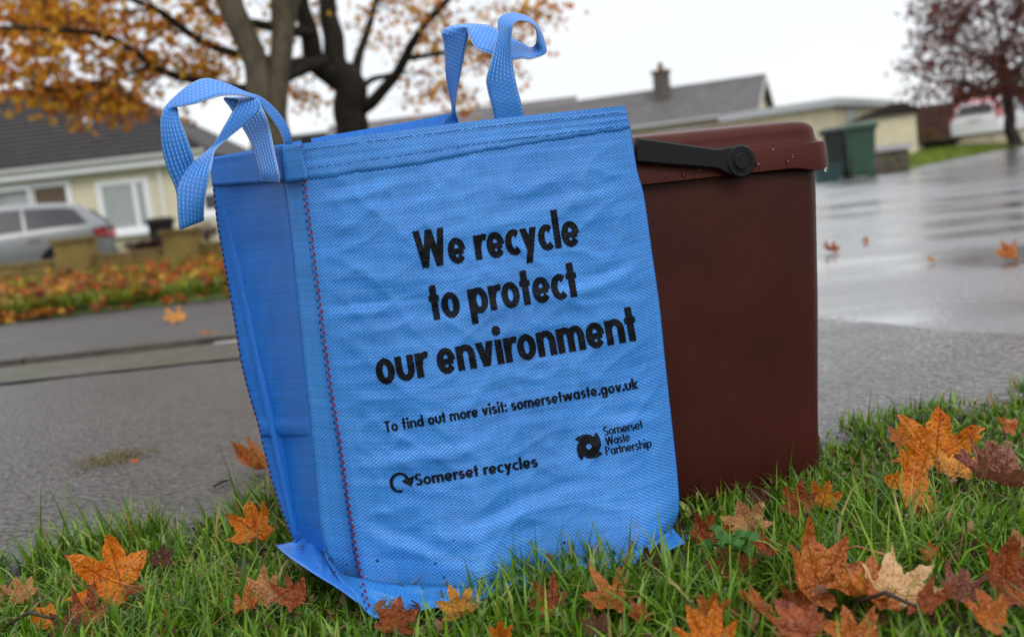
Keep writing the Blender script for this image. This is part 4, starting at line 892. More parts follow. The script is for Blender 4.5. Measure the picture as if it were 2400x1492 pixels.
def near_sampler(r, n):
    y = r.uniform(.60, 1.78, n); x = r.uniform(-1, 1, n)*(y*.58+.30)
    ve = np.interp(x, np.linspace(-1.6, 1.6, 200), [verge_edge(q) for q in np.linspace(-1.6, 1.6, 200)])
    k = (y < ve-.01+.03*r.normal(0, .5, n))
    # footprint of the bag and of the caddy
    lx = (x-bc.x)*ex.x+(y-bc.y)*ex.y; ly = (x-bc.x)*ey.x+(y-bc.y)*ey.y
    k &= ~((np.abs(lx) < BW*.45) & (np.abs(ly) < BD*.45))
    fy = np.interp(x, [-.27, -.215, -.19, -.155, -.12, 0, .11, .165, .2], [1.06, 1.03, .985, .945, .94, .965, 1.0, 1.02, 1.04])
    k &= ~((x > -.235) & (x < .165) & (y > fy-.004) & (y < 1.16))
    clump = pnoise(x*9, y*9, 2)*.5+pnoise(x*26, y*26, 4)*.6
    k &= r.random(n) < np.clip(.72+clump*1.25, .08, 1)
    x, y = x[k], y[k]; return np.stack([x, y, np.full(len(x), -.011)], 1)
def near_len(P):
    f = 1.0+.7*pnoise(P[:, 0]*5, P[:, 1]*5, 6)+.35*pnoise(P[:, 0]*14, P[:, 1]*14, 8)
    f = f*np.where(P[:, 1] < .80, .82, 1.0)*(1-.30*sm(P[:, 1], 1.0, 1.25))*(1-.25*sm(P[:, 0], .1, .3)*sm(P[:, 1], .95, 1.1))*np.where((P[:, 0] > .16) & (P[:, 0] < .46) & (P[:, 1] > .98) & (P[:, 1] < 1.3), .85, 1.0)*.92
    f = f*np.where((P[:, 0] > -.30) & (P[:, 0] < .17) & (P[:, 1] > .865) & (P[:, 1] < 1.06), .85, 1.0)*np.where((P[:, 0] > -.24) & (P[:, 0] < -.07) & (P[:, 1] > .885) & (P[:, 1] < 1.06), .6, 1.0)
    for (x, y, s, tilt) in LEAFSPOTS:
        d = ((P[:, 0]-x)/(s*.62))**2+((P[:, 1]-(y-s*.35))/(s*.75))**2; f = f*np.where(d < 1, .55, 1.0)
    return np.clip(f, .3, 1.7)
GC = [(.42, (.085, .180, .008)), (.24, (.140, .255, .013)), (.19, (.042, .105, .009)), (.09, (.20, .29, .03)), (.04, (.32, .27, .09)), (.02, (.32, .17, .06))]
V, F, C = blades(68000, near_sampler, (.036, .074), (.0022, .0046), .55, GC, near_len, 4, 5)
o = obj('grass', V, F, mat_grass, None, False, None, C); o['kind'] = 'stuff'; o['label'] = 'wet green grass of the near verge'
# broad blades and plantain-like leaves scattered close to the lens
V, F, C = blades(1100, near_sampler, (.04, .07), (.0045, .0075), .45, [(.6, (.09, .20, .015)), (.4, (.13, .26, .02))], near_len, 5, 15)
o = obj('broad_grass', V, F, mat_grass, None, False, None, C); o['kind'] = 'stuff'
V, F, C = blades(4900, near_sampler, (.06, .105), (.0012, .0024), .75, [(.5, (.06, .15, .012)), (.3, (.12, .22, .02)), (.2, (.24, .22, .06))], lambda P: near_len(P)*(1-.3*sm(P[:, 1], 1.0, 1.2)), 6, 16)
o = obj('long_grass', V, F, mat_grass, None, False, None, C); o['kind'] = 'stuff'
# tufts that spill over the tarmac edge
def edge_sampler(r, n):
    x = np.concatenate([r.uniform(-.85, -.15, n*6//10), r.uniform(.36, 1.1, n-n*6//10)]); ve = np.array([verge_edge(q) for q in x]); y = ve-np.abs(r.normal(0, .03, n))+.01
    k = pnoise(x*16, y*0+.3, 7) > -.12; x, y = x[k], y[k]; return np.stack([x, y, np.full(len(x), -.004)], 1)
V, F, C = blades(3800, edge_sampler, (.03, .085), (.0018, .0036), .5, GC, lambda P: np.where(P[:, 0] > .2, .62, 1.0), 5, 25)
o = obj('edge_grass', V, F, mat_grass, None, False, None, C); o['kind'] = 'stuff'
# dead leaf litter and thatch low in the grass
def lit_sampler(r, n):
    P = near_sampler(r, n); P[:, 2] = -.009+r.uniform(0, .012, len(P)); return P
V, F, C = blades(4700, lit_sampler, (.02, .05), (.0015, .006), 1.0, [(.5, (.11, .05, .02)), (.3, (.20, .10, .04)), (.2, (.05, .025, .012))], lambda P: np.full(len(P), .6), 3, 35)
o = obj('thatch', V, F, mat_grass, None, False, None, C); o['kind'] = 'stuff'
mc = gz(262, 1074, .006)
def moss_sampler(r, n):
    x = mc.x+r.normal(0, .030, n); y = mc.y+r.normal(0, .030, n)+(x-mc.x)*.15; return np.stack([x, y, np.full(n, .005)], 1)
V, F, C = blades(1000, moss_sampler, (.003, .009), (.001, .003), .9, [(.6, (.17, .13, .06)), (.4, (.13, .13, .045))], None, 2, 65)
o = obj('moss_patch', V, F, mat_grass, None, False, None, C); o['kind'] = 'stuff'
# torn brown scraps lying in the grass
rnd = random.Random(15); V, F, C = [], [], []; sp_ = near_sampler(np.random.default_rng(77), 400)
def scrap(c, s, n3, rnd):
    n3 = n3.normalized(); a = n3.orthogonal().normalized(); a = Matrix.Rotation(rnd.random()*6.28, 3, n3) @ a; b_ = n3.cross(a); m_ = 9
    ring_ = []
    for k in range(m_):
        q = 2*math.pi*k/m_; R_ = s*rnd.uniform(.45, 1.0); ring_.append(c+a*(math.cos(q)*R_)+b_*(math.sin(q)*R_*.7)+n3*(rnd.uniform(-.1, .35)*s))
    return [c]+ring_, [(0, 1+k, 1+(k+1) % m_) for k in range(m_)]
for x, y, z in sp_[:200]:
    col = rnd.choice([(.10, .035, .015), (.22, .07, .018), (.16, .055, .02), (.32, .12, .03), (.06, .025, .012), (.30, .15, .06)]); c = Vector((x, y, .002+rnd.random()*.018))
    a, b_ = scrap(c, rnd.uniform(.004, .012), Vector((rnd.uniform(-.8, .8), rnd.uniform(-1.2, .1), 1)), rnd); bs = len(V); V += [tuple(q) for q in a]; F += [tuple(i+bs for i in q) for q in b_]; C += [col]*len(a)
o = obj('leaf_scraps', V, F, mat_grass, None, True, None, np.array(C)); o['kind'] = 'stuff'
# a small geranium-leaved weed beside the leaf pile
wd = thing('weed', 'small dark green lobed weed growing in front of the shaded rust leaf', 'plant', gz(1715, 1352, .01))
mat_weed = M('weed_leaf', (.03, .10, .012), .5, var=(40, .3)); wo = gz(1715, 1352, .01)
for k in range(9):
    a = 2*math.pi*k/9+random.random(); rr_ = random.uniform(.008, .026); c = wo+Vector((math.cos(a)*rr_, math.sin(a)*rr_, random.uniform(.022, .04)))
    mb = MB(); mb.tube([wo, wo.lerp(c, .6)+Vector((0, 0, .005)), c], .0006, 4); s_ = random.uniform(.008, .012); ring_ = []
    for q in range(20):
        b_ = 2*math.pi*q/20; rad = s_*(.62+.38*abs(math.cos(b_*2.5))); ring_.append(c+Vector((math.cos(b_)*rad, math.sin(b_)*rad*.9, .0025*math.sin(b_*2)+.002)))
    mb.add([c]+ring_, [(0, 1+q, 1+(q+1) % 20) for q in range(20)]); mb.obj('leaf', mat_weed, wd)
# raindrops on the grass
drops = MB(); rr = np.random.default_rng(9); P = near_sampler(rr, 900)
for x, y, z in P[:260]: drops.ball((x, y, rr.uniform(.012, .045)), rr.uniform(.0007, .0014), 6, 5)
o = drops.obj('rain_drops', mat_drop, None, True); o['kind'] = 'stuff'

# ================================================================== FAR VERGE, LEAF LITTER
def far_sampler(r, n):
    t = r.random(n)**1.7; y = 5.3+t*10; x = -y*.56+r.random(n)*(y*.56+1.0); k = x < 2.6
    x, y = x[k], y[k]; return np.stack([x, y, g(x, y)+.05], 1)
V, F, C = blades(46000, far_sampler, (.05, .10), (.006, .014), .5, [(.45, (.13, .19, .012)), (.33, (.27, .24, .02)), (.22, (.07, .13, .012))], None, 2, 45)
o = obj('verge_grass', V, F, mat_grass, None, False, None, C); o['kind'] = 'stuff'
def bank_sampler(r, n):
    x = r.uniform(9.4, 22, n); y = ybank(x)+r.random(n)*5+.05; return np.stack([x, y, g(x, y)+.03], 1)
V, F, C = blades(14000, bank_sampler, (.06, .13), (.012, .025), .4, [(.5, (.14, .21, .012)), (.5, (.18, .24, .016))], None, 2, 46)
o = obj('bank_grass', V, F, mat_grass, None, False, None, C); o['kind'] = 'stuff'
mat_litter = mat_attr('litter_leaf', 0.6, 0.25, .15)
LCOL = [(.36, .095, .012), (.28, .065, .012), (.21, .05, .012), (.38, .20, .025), (.14, .04, .014), (.36, .14, .04)]
def simple_leaf(c, s, n3, up, rnd):
    """seven-point lobed outline folded along the midrib"""
    n3 = n3.normalized(); a = n3.orthogonal().normalized(); a = Matrix.Rotation(rnd.random()*6.28, 3, n3) @ a; b_ = n3.cross(a); f = rnd.uniform(.1, .5)*s
    pts = [(0, -.45, 0), (.45, -.25, f*.8), (.28, .05, f*.4), (.48, .32, f), (.14, .26, f*.2), (0, .6, 0), (-.14, .26, f*.2), (-.48, .32, f), (-.28, .05, f*.4), (-.45, -.25, f*.8)]
    V = [c+a*(x*s)+b_*(y*s)+n3*z for x, y, z in pts]
    return V, [(0, 1, 2), (0, 2, 4), (2, 3, 4), (0, 4, 5), (0, 5, 6), (0, 6, 8), (6, 7, 8), (0, 8, 9)]
rnd = random.Random(5); V, F, C = [], [], []
def litter_pos():
    t = rnd.random()
    y = 5.28+abs(rnd.gauss(0, 2.2)) if t < .72 else rnd.uniform(5.3, 14)
    x = rnd.uniform(-y*.55, min(1.0, y*.1)); return x, y
protos = []
for q in range(6):
    vv_, ff_ = simple_leaf(Vector((0, 0, .02)), .075, Vector((rnd.uniform(-.4, .4), rnd.uniform(-.6, .1), 1)), None, rnd)
    protos.append(mesh('verge_leaf', vv_, ff_, mat_litter, False, None, np.array([LCOL[q]]*len(vv_))))
for k in range(240):
    y = 5.14+rnd.random()**1.6*3.4; x = rnd.uniform(-y*.53, -y*.24)
    o = bpy.data.objects.new('verge_leaf', protos[k % 6]); COL.objects.link(o); o.location = (x, y, gf(x, y)+.055+.07*rnd.random() if y > 5.3 else .012+gf(x, y)); o.rotation_euler = (rnd.uniform(-.3, .5), rnd.uniform(-.4, .4), rnd.random()*6.28); s_ = rnd.uniform(.75, 1.25); o.scale = (s_, s_, s_)
    tag(o, 'brown or orange leaf among the drift along the edge of the verge across the tarmac', 'leaf', 'leaves drifted along the far verge')
for k in range(1000):
    x, y = litter_pos(); c = Vector((x, y, gf(x, y)+.07+rnd.random()*.08)); col = rnd.choice(LCOL); col = [q*rnd.uniform(.6, 1.2) for q in col]
    a, b_ = simple_leaf(c, rnd.uniform(.055, .095), Vector((rnd.uniform(-.7, .7), rnd.uniform(-.9, .2), 1)), None, rnd); bs = len(V); V += [tuple(p) for p in a]; F += [tuple(i+bs for i in q) for q in b_]; C += [col]*len(a)
o = obj('leaf_litter', V, F, mat_litter, None, False, None, np.array(C)); o['kind'] = 'stuff'

# ================================================================== TREES
mat_bark1 = M('grey_bark', (0.068, 0.055, 0.036), 0.8, var=(5, 0.5), bump=(16, 0.9, 0.03), stretch=(1.6, 1.6, .7))
mat_bark2 = M('mossy_black_bark', (0.013, 0.0095, 0.005), 0.75, var=(6, 0.5), bump=(18, 0.9, 0.03))
mat_bark3 = M('dark_bark', (0.03, 0.022, 0.018), 0.75, var=(6, 0.4), bump=(18, 0.9, 0.03))
mat_leaf_tree = mat_attr('autumn_foliage', 0.45, 0.6, .3)
class Tree:
    def __init__(s, name, label, base, mbark, mleaf):
        s.root = thing(name, label, 'tree', base); s.mb = MB(); s.nodes = []; s.mbark = mbark; s.V, s.F, s.C = [], [], []; s.mleaf = mleaf; s.tw = MB()
    def limb(s, pts, rad, name='branch', n=8):
        """pts (px, py, D), radii in metres"""
        P = catmull([at(*p)[:] for p in pts], 6); R = np.interp(np.linspace(0, 1, len(P)), np.linspace(0, 1, len(rad)), rad)
        P = P+np.stack([pnoise(P[:, 2]*2+9, P[:, 0]*2, 3), P[:, 0]*0, pnoise(P[:, 0]*3, P[:, 2]*1.5, 5)], 1)*R[:, None]*.8
        mb = MB(); mb.tube([tuple(p) for p in P], list(R), n); mb.obj(name, s.mbark, s.root, True); s.nodes += [(Vector(p), r) for p, r in zip(P, R)]
    def cluster(s, c, spread, nl, size, cols, r, droop=.5, twig=True):
        if s.nodes and twig:
            cand = [nd for nd in s.nodes if nd[0].z < c.z+.9] or s.nodes
            nd = min(cand, key=lambda q: (q[0]-c).length+r.random()*.3); a = nd[0]
            mid = a.lerp(c, .5)+Vector((r.uniform(-.15, .15), r.uniform(-.1, .1), r.uniform(0, .25)))*(a-c).length*.5
            r0 = min(nd[1]*.6, .006+.011*(a-c).length)
            pp = catmull([a[:], mid[:], c[:]], 5); s.tw.tube([tuple(q) for q in pp], [r0*(1-.8*k/(len(pp)-1)) for k in range(len(pp))], 4, False)
            if r0 > .012: s.nodes += [(Vector(q), r0*.6) for q in pp[3:]]
            for q in range(3):
                e = c+Vector((r.gauss(0, spread), r.gauss(0, spread), r.gauss(0, spread*.7))); s.tw.tube([tuple(pp[-3]), tuple((Vector(pp[-3])+e)/2+Vector((0, 0, .04))), tuple(e)], [.005, .004, .002], 3, False)
        for k in range(nl):
            p = c+Vector((r.gauss(0, spread), r.gauss(0, spread), r.gauss(0, spread*.75))); col = r.choice(cols); f = r.uniform(.65, 1.25); col = [q*f for q in col]
            nrm = Vector((r.uniform(-1, 1), r.uniform(-1, 1), r.uniform(-.4, 1)))
            a, b_ = simple_leaf(p, size*r.uniform(.7, 1.2), nrm, None, r); bs = len(s.V); s.V += [tuple(q) for q in a]; s.F += [tuple(i+bs for i in q) for q in b_]; s.C += [col]*len(a)
    def finish(s):
        if s.tw.v: o = s.tw.obj('twigs', s.mbark, s.root); o['kind'] = 'stuff'
        if s.V: o = obj('crown', s.V, s.F, s.mleaf, s.root, False, None, np.array(s.C)); o['kind'] = 'stuff'
OR = [(.66, .27, .022), (.72, .36, .03), (.55, .18, .018), (.74, .42, .04), (.42, .12, .02)]
GOLD = [(.62, .34, .025), (.66, .40, .035), (.50, .25, .02)]
# tree 1: twin grey stems close by
r = random.Random(21)
t1 = Tree('tree', 'grey barked twin stemmed tree on the verge behind the bag handles', at(655, 620, 9.0)*1.0, mat_bark1, mat_leaf_tree)
t1.root.location.z = gf(t1.root.location.x, 9.0)
t1.limb([(672, 640, 9), (662, 480, 9), (645, 360, 9), (618, 250, 9), (585, 130, 9.02), (555, 20, 9.05), (520, -140, 9.1), (480, -420, 9.2)], [.19, .16, .135, .115, .110, .115, .10, .06], 'trunk', 12)
t1.limb([(668, 480, 9.02), (660, 360, 9.04), (655, 240, 9.06), (655, 120, 9.08), (662, 0, 9.1), (680, -160, 9.15), (700, -450, 9.2)], [.13, .115, .10, .098, .095, .085, .05], 'trunk', 12)
t1.limb([(668, 90, 9.1), (690, 20, 9.15), (712, -60, 9.2), (760, -300, 9.2)], [.05, .045, .04, .02])
t1.limb([(560, 60, 9.05), (480, -60, 9.0), (380, -200, 8.8)], [.04, .03, .015])
for k in range(50):
    c = at(r.uniform(250, 1000), r.uniform(-760, -170), r.uniform(8.3, 9.8)); t1.cluster(c, .28, 26, .11, OR+GOLD, r)
t1.finish()
# tree 2: the big dark maple
t2 = Tree('tree', 'big dark maple with orange leaves spreading over the verge behind the twin stemmed tree', at(846, 580, 13), mat_bark2, mat_leaf_tree)
t2.root.location.z = gf(t2.root.location.x, 13)
m13 = 13/FPX
t2.limb([(850, 590, 13), (842, 450, 13), (836, 330, 13), (828, 270, 13), (812, 215, 13), (795, 170, 13)], [52*m13, 44*m13, 39*m13, 38*m13, 38*m13, 34*m13], 'trunk', 14)
t2.limb([(800, 200, 13), (745, 140, 12.9), (722, 60, 12.8), (700, -30, 12.7), (660, -250, 12.5)], [28*m13, 24*m13, 20*m13, 17*m13, 9*m13])
t2.limb([(800, 185, 13), (778, 100, 13.1), (768, 20, 13.2), (762, -90, 13.3), (780, -400, 13.4)], [28*m13, 25*m13, 21*m13, 17*m13, 8*m13])
t2.limb([(838, 265, 13), (880, 235, 12.9), (918, 190, 12.8), (948, 140, 12.7), (985, 75, 12.6), (1040, 10, 12.5), (1120, -90, 12.3)], [18*m13, 15*m13, 13*m13, 12*m13, 10*m13, 8*m13, 4*m13])
t2.limb([(836, 225, 13), (870, 190, 13.1), (910, 178, 13.2), (945, 165, 13.2)], [9*m13, 7*m13, 6*m13, 4*m13])
t2.limb([(830, 195, 13), (848, 110, 13.3), (868, 40, 13.5), (895, -60, 13.8), (930, -250, 14)], [14*m13, 10*m13, 8*m13, 7*m13, 3*m13])
t2.limb([(948, 140, 12.7), (1010, 128, 12.6), (1070, 118, 12.5), (1130, 90, 12.4), (1220, 40, 12.2)], [7*m13, 6*m13, 5*m13, 4*m13, 2*m13])
t2.limb([(770, 150, 12.9), (660, 150, 12.5), (580, 135, 12.1), (523, 120, 11.8), (452, 85, 11.4), (377, 30, 11.0), (322, 5, 10.7), (200, -40, 10.2), (60, -60, 9.8)], [17*m13, 15*m13, 12*m13, 10*m13, 8*m13, 7*m13, 6*m13, 4*m13, 2*m13])
t2.limb([(745, 150, 12.8), (640, 195, 12.2), (540, 205, 11.6), (432, 186, 11.0), (352, 156, 10.5), (312, 120, 10.2), (230, 80, 9.8), (110, 70, 9.4), (-60, 60, 9.0)], [15*m13, 12*m13, 10*m13, 8*m13, 7*m13, 6*m13, 5*m13, 4*m13, 2*m13])
t2.limb([(735, 80, 12.8), (620, 60, 12.4), (508, 45, 12.0), (467, 0, 11.8), (380, -80, 11.4)], [14*m13, 11*m13, 8*m13, 6*m13, 3*m13])
t2.limb([(352, 156, 10.5), (280, 180, 10.2), (200, 205, 10.0), (110, 215, 9.7)], [4*m13, 3.4*m13, 3*m13, 1.5*m13])
def fill(tree, regs, r, sub, size, nl):
    for (cx, cy, rx, ry, cov, D0, D1, cols) in regs:
        area = math.pi*rx*ry; n = max(1, int(cov*(2.4 if cy > -100 else 1.9)*area/sub))
        for k in range(n):
            a = r.random()*6.283; q = math.sqrt(r.random()); D = r.uniform(D0, D1)
            tree.cluster(at(cx+rx*q*math.cos(a), cy+ry*q*math.sin(a), D), .12*D/11, nl, size, cols, r)
r = random.Random(33)
fill(t2, [(230, 238, 115, 40, 1.5, 9.6, 11, OR), (110, 228, 90, 24, 1.0, 9.4, 10.5, OR), (60, 140, 110, 60, .95, 9.2, 11, OR), (180, 95, 130, 60, .8, 9.5, 11.5, OR), (290, 140, 90, 50, .8, 10, 11.5, OR), (395, 135, 60, 30, 1.0, 10.5, 12, OR), (480, 178, 65, 40, 1.3, 11, 12.5, GOLD+OR), (500, 120, 50, 30, .6, 11, 12.5, OR), (340, 215, 40, 30, .5, 10, 11.5, GOLD), (430, 270, 45, 30, .55, 10.5, 12, OR), (300, 20, 330, 45, .62, 10, 13, OR), (90, 30, 130, 50, .95, 9.2, 11, OR), (450, 60, 80, 40, .45, 11, 13, OR),
          (640, 60, 40, 60, .5, 13, 14, GOLD), (715, 60, 60, 60, .65, 13, 14.5, OR), (715, 235, 38, 45, .85, 13, 14, OR), (690, 130, 30, 60, .5, 13, 14, GOLD), (880, 40, 60, 40, .45, 13, 15, OR), (1000, 25, 110, 35, .8, 12, 15, OR), (910, 110, 60, 45, .35, 13, 15, OR), (1090, 120, 100, 50, .75, 12, 14.5, OR), (1060, 200, 80, 45, .65, 12, 14, OR), (975, 235, 50, 25, .4, 12, 14, OR), (1200, 35, 90, 35, .85, 11.8, 14, OR), (1180, 105, 90, 40, .6, 12, 14, OR), (1282, 18, 34, 26, .9, 11.8, 13, OR), (1240, 170, 40, 30, .22, 12, 13, OR), (1090, 255, 36, 18, .7, 12, 13.5, OR), (950, 190, 30, 20, .3, 12, 13, OR),
          (560, -190, 800, 150, .5, 9.5, 15, OR), (560, -480, 640, 160, .4, 10.5, 15, OR), (600, -760, 420, 130, .35, 11.5, 14, OR)], r, 1500, .082, 11)
t2.finish()
# right-hand tree: reddish purple crown
RD = [(.12, .028, .020), (.17, .040, .022), (.09, .022, .02), (.20, .060, .028), (.13, .045, .03)]
bx, by = at(2369, 335, 30.3).x, 30.3
t3 = Tree('tree', 'small dark red leaved tree on the grass bank in front of the white car', (bx, by, gf(bx, by)), mat_bark3, mat_leaf_tree)
m30 = 30.3/FPX
t3.limb([(2374, 345, 30.3), (2369, 300, 30.3), (2364, 250, 30.3), (2358, 190, 30.3), (2350, 130, 30.3)], [17*m30, 13*m30, 12*m30, 13*m30, 11*m30], 'trunk', 10)
for q in ([(2358, 190, 30.3), (2320, 150, 30.2), (2270, 120, 30), (2210, 90, 29.8), (2150, 75, 29.6)], [(2352, 140, 30.3), (2340, 70, 30.3), (2320, -20, 30.3), (2300, -150, 30.3)], [(2358, 195, 30.3), (2400, 140, 30.3), (2450, 80, 30.3), (2520, 20, 30.3)], [(2360, 220, 30.3), (2300, 215, 30.1), (2240, 190, 29.8), (2180, 190, 29.6), (2130, 165, 29.5)], [(2350, 130, 30.3), (2380, 60, 30.5), (2400, -60, 30.6)]):
    t3.limb(q, [6*m30, 5*m30, 4*m30, 3*m30, 2*m30][:len(q)], n=6)
r = random.Random(44)
fill3 = [(2260, 120, 110, 95, .9), (2330, 60, 110, 90, .8), (2190, 60, 70, 60, .7), (2150, 160, 52, 22, .85), (2120, 150, 24, 16, .6), (2210, 220, 70, 26, .9), (2290, 200, 60, 40, .7), (2390, 170, 60, 80, 1.0), (2430, 60, 80, 100, .8), (2220, 10, 90, 30, .75), (2150, 10, 30, 20, .6), (2160, 100, 40, 25, .6), (2250, 250, 50, 16, .6), (2330, 245, 30, 20, .5), (2350, -120, 190, 110, .7), (2480, 170, 60, 70, .8), (2140, 225, 30, 12, .5)]
for (cx, cy, rx, ry, cov) in fill3:
    for k in range(max(2, int(cov*math.pi*rx*ry/245))):
        a = r.random()*6.283; q = math.sqrt(r.random()); t3.cluster(at(cx+rx*q*math.cos(a), cy+ry*q*math.sin(a), r.uniform(28.8, 31.8)), .17, 7, .13, RD, r)
t3.finish()

# ================================================================== LEFT BUNGALOW
mat_cream = M('cream_render', (0.60, 0.55, 0.40), 0.85, var=(4, .07), bump=(90, .3, .01))
mat_cream2 = M('pale_cream_render', (0.55, 0.49, 0.34), 0.85, var=(3, .10), bump=(90, .3, .01))
mat_upvc = M('white_frame', (0.72, 0.73, 0.74), 0.35)
mat_grey_trim = M('grey_fascia', (0.36, 0.36, 0.34), 0.5)
mat_tile = M('brown_grey_tile', (0.040, 0.035, 0.036), 0.6, spec=.25, var=(3, .25), bump=(25, .4, .02))
mat_tile2 = M('grey_tile', (0.16, 0.15, 0.152), 0.55, var=(2, .22), bump=(25, .4, .02))
def glassmat(name, base, rough=.08):
    return M(name, base, rough, spec=.6)
mat_glass = glassmat('window_glass', (.03, .035, .04)); mat_curtain = M('net_curtain_glass', (.30, .33, .32), .25, var=(6, .15), stretch=(6, 6, .3)); mat_blind = M('brown_blind_glass', (.10, .055, .03), .3)
HD = 27.0
def hx_(px, py=430): return at(px, py, HD).x
xr = -7.55; xl = -24.0; zg = -.15; zev = 2.42; yf = HD; yb = HD+8.4
hs = thing('bungalow', 'cream bungalow with brown grey hipped roof behind the silver car', 'house', ((xl+xr)/2, HD, zg))
mb = MB(); mb.box(((xl+xr-.5)/2, (yf+yb)/2, (zg+zev)/2-.05), (xr-.5-xl, yb-yf, zev-zg+.1)); wall = mb.obj('wall', mat_cream, hs)
ov = .35; zr = 5.15; e0 = Vector((xl-.3, yf-ov, zev)); e1 = Vector((xr, yf-ov, zev)); ry_ = (yf+yb)/2; rA = Vector((xl-.3, ry_, zr)); rB = Vector((xr-3.95, ry_, zr)); e2 = Vector((xr, yb+ov, zev)); e3 = Vector((xl-.3, yb+ov, zev))
mb = MB(); mb.add([e0, e1, e2, e3, rA, rB], [(0, 1, 5, 4), (1, 2, 5), (2, 3, 4, 5), (3, 0, 4), (3, 2, 1, 0)]); roof = mb.obj('roof', mat_tile, hs)
nc = 19
for k in range(nc):     # tile courses, each lapping the one below
    t0, t1_ = k/nc, (k+1.12)/nc; t1_ = min(t1_, 1)
    A, B = e0.lerp(rA, t0), e1.lerp(rB, t0); A2, B2 = e0.lerp(rA, t1_), e1.lerp(rB, t1_); nrm = Vector((0, -math.sin(math.atan2(zr-zev, ry_-yf+ov)), math.cos(math.atan2(zr-zev, ry_-yf+ov))))
    up = .055; mb = MB(); mb.hull([A+nrm*.004, B+nrm*.004, B2+nrm*.004, A2+nrm*.004], [A+nrm*up, B+nrm*up, B2+nrm*.012, A2+nrm*.012]); mb.obj('tile_course', mat_tile, roof)
mb = MB(); mb.tube([rA+Vector((0, 0, .03)), rB+Vector((0, 0, .03))], .11, 8); mb.obj('ridge_tiles', mat_tile, roof)
mb = MB(); mb.tube([rB+Vector((0, 0, .03)), e1+Vector((0, 0, .05))], .10, 8); mb.obj('hip_tiles', mat_tile, roof)
mb = MB(); mb.tube([at(210, 318, 28.6), at(208, 290, 28.6)], .07, 8); mb.ball(at(207, 284, 28.6), .13, 8, 6, (1, 1, .8)); mb.obj('flue', mat_upvc, roof)
mb = MB(); mb.box(((xl+xr)/2-.15, yf-ov-.012, zev-.09), (xr-xl+.28, .03, .20)); mb.obj('fascia', mat_upvc, hs)
mb = MB(); mb.tube([(xl-.3, yf-ov-.08, zev+.03), (xr, yf-ov-.08, zev+.03)], .065, 8); mb.obj('gutter', mat_grey_trim, hs)
mb = MB(); mb.box(((xl+xr)/2-.15, yf-ov/2, zev-.2), (xr-xl+.28, ov-.01, .03)); mb.obj('soffit', mat_upvc, hs)
xp = hx_(378); mb = MB(); mb.tube([(xp, yf-.07, zev-.2), (xp, yf-.07, zg)], .045, 8); mb.obj('downpipe', mat_upvc, hs)
def window(x0, x1, z0, z1, y, cells, parent, sill=True, fw=.09):
    """cells: list of (x0, x1, z0, z1, material, open)"""
    f = MB()
    for a, b_ in ((x0, x0+fw), (x1-fw, x1)): f.box(((a+b_)/2, y-.03, (z0+z1)/2), (fw, .08, z1-z0))
    for a, b_ in ((z0, z0+fw), (z1-fw, z1)): f.box(((x0+x1)/2, y-.031, (a+b_)/2), (x1-x0-2*fw-.004, .078, fw))
    fo = f.obj('window', mat_upvc, parent)
    for (a, b_, c_, d_, m, opn) in cells:
        q = MB(); yy = y-.012; q.box(((a+b_)/2, yy, (c_+d_)/2), (b_-a-.01, .02, d_-c_-.01)); q.obj('pane', m, fo)
        q = MB(); ff = .055
        dy = -.16 if opn else -.035
        for u0, u1 in ((a, a+ff), (b_-ff, b_)): q.box(((u0+u1)/2, y+dy, (c_+d_)/2), (ff, .05, d_-c_))
        for u0, u1 in ((c_, c_+ff), (d_-ff, d_)): q.box(((a+b_)/2, y+dy-.001, (u0+u1)/2), (b_-a-2*ff-.004, .048, ff))
        q.obj('sash', mat_upvc, fo)
    if sill: q = MB(); q.box(((x0+x1)/2, y-.09, z0-.045), (x1-x0+.16, .22, .08)); q.obj('sill', mat_upvc, fo)
    return fo
def zat(px, py, D=HD): return at(px, py, D).z
xa, xb = hx_(-190), hx_(166); zt = zat(100, 427); zb_ = zat(100, 560); zm = zat(100, 487); w3 = (xb-xa)/4
c_ = []
for k in range(4):
    a, b_ = xa+.09+k*(xb-xa-.18)/4, xa+.09+(k+1)*(xb-xa-.18)/4
    c_.append((a, b_, zm, zt-.09, mat_blind if k != 2 else mat_curtain, k == 2)); c_.append((a, b_, zb_+.09, zm, mat_curtain, False))
window(xa, xb, zb_, zt, yf-.002, c_, hs)
xa, xb = hx_(224), hx_(349); zt = zat(285, 420); zb_ = zat(285, 547); xm = hx_(314)
window(xa, xb, zb_, zt, yf-.002, [(xa+.09, xm, zb_+.09, zt-.09, mat_curtain, False), (xm, xb-.09, zb_+.09, zt-.09, mat_curtain, False)], hs)
xa, xb = hx_(462), hx_(560); zt = zat(500, 442); zb_ = zat(500, 502)
window(xa, xb, zb_, zt, yf-.002, [(xa+.09, xb-.09, zb_+.09, zt-.09, mat_glass, False)], hs)

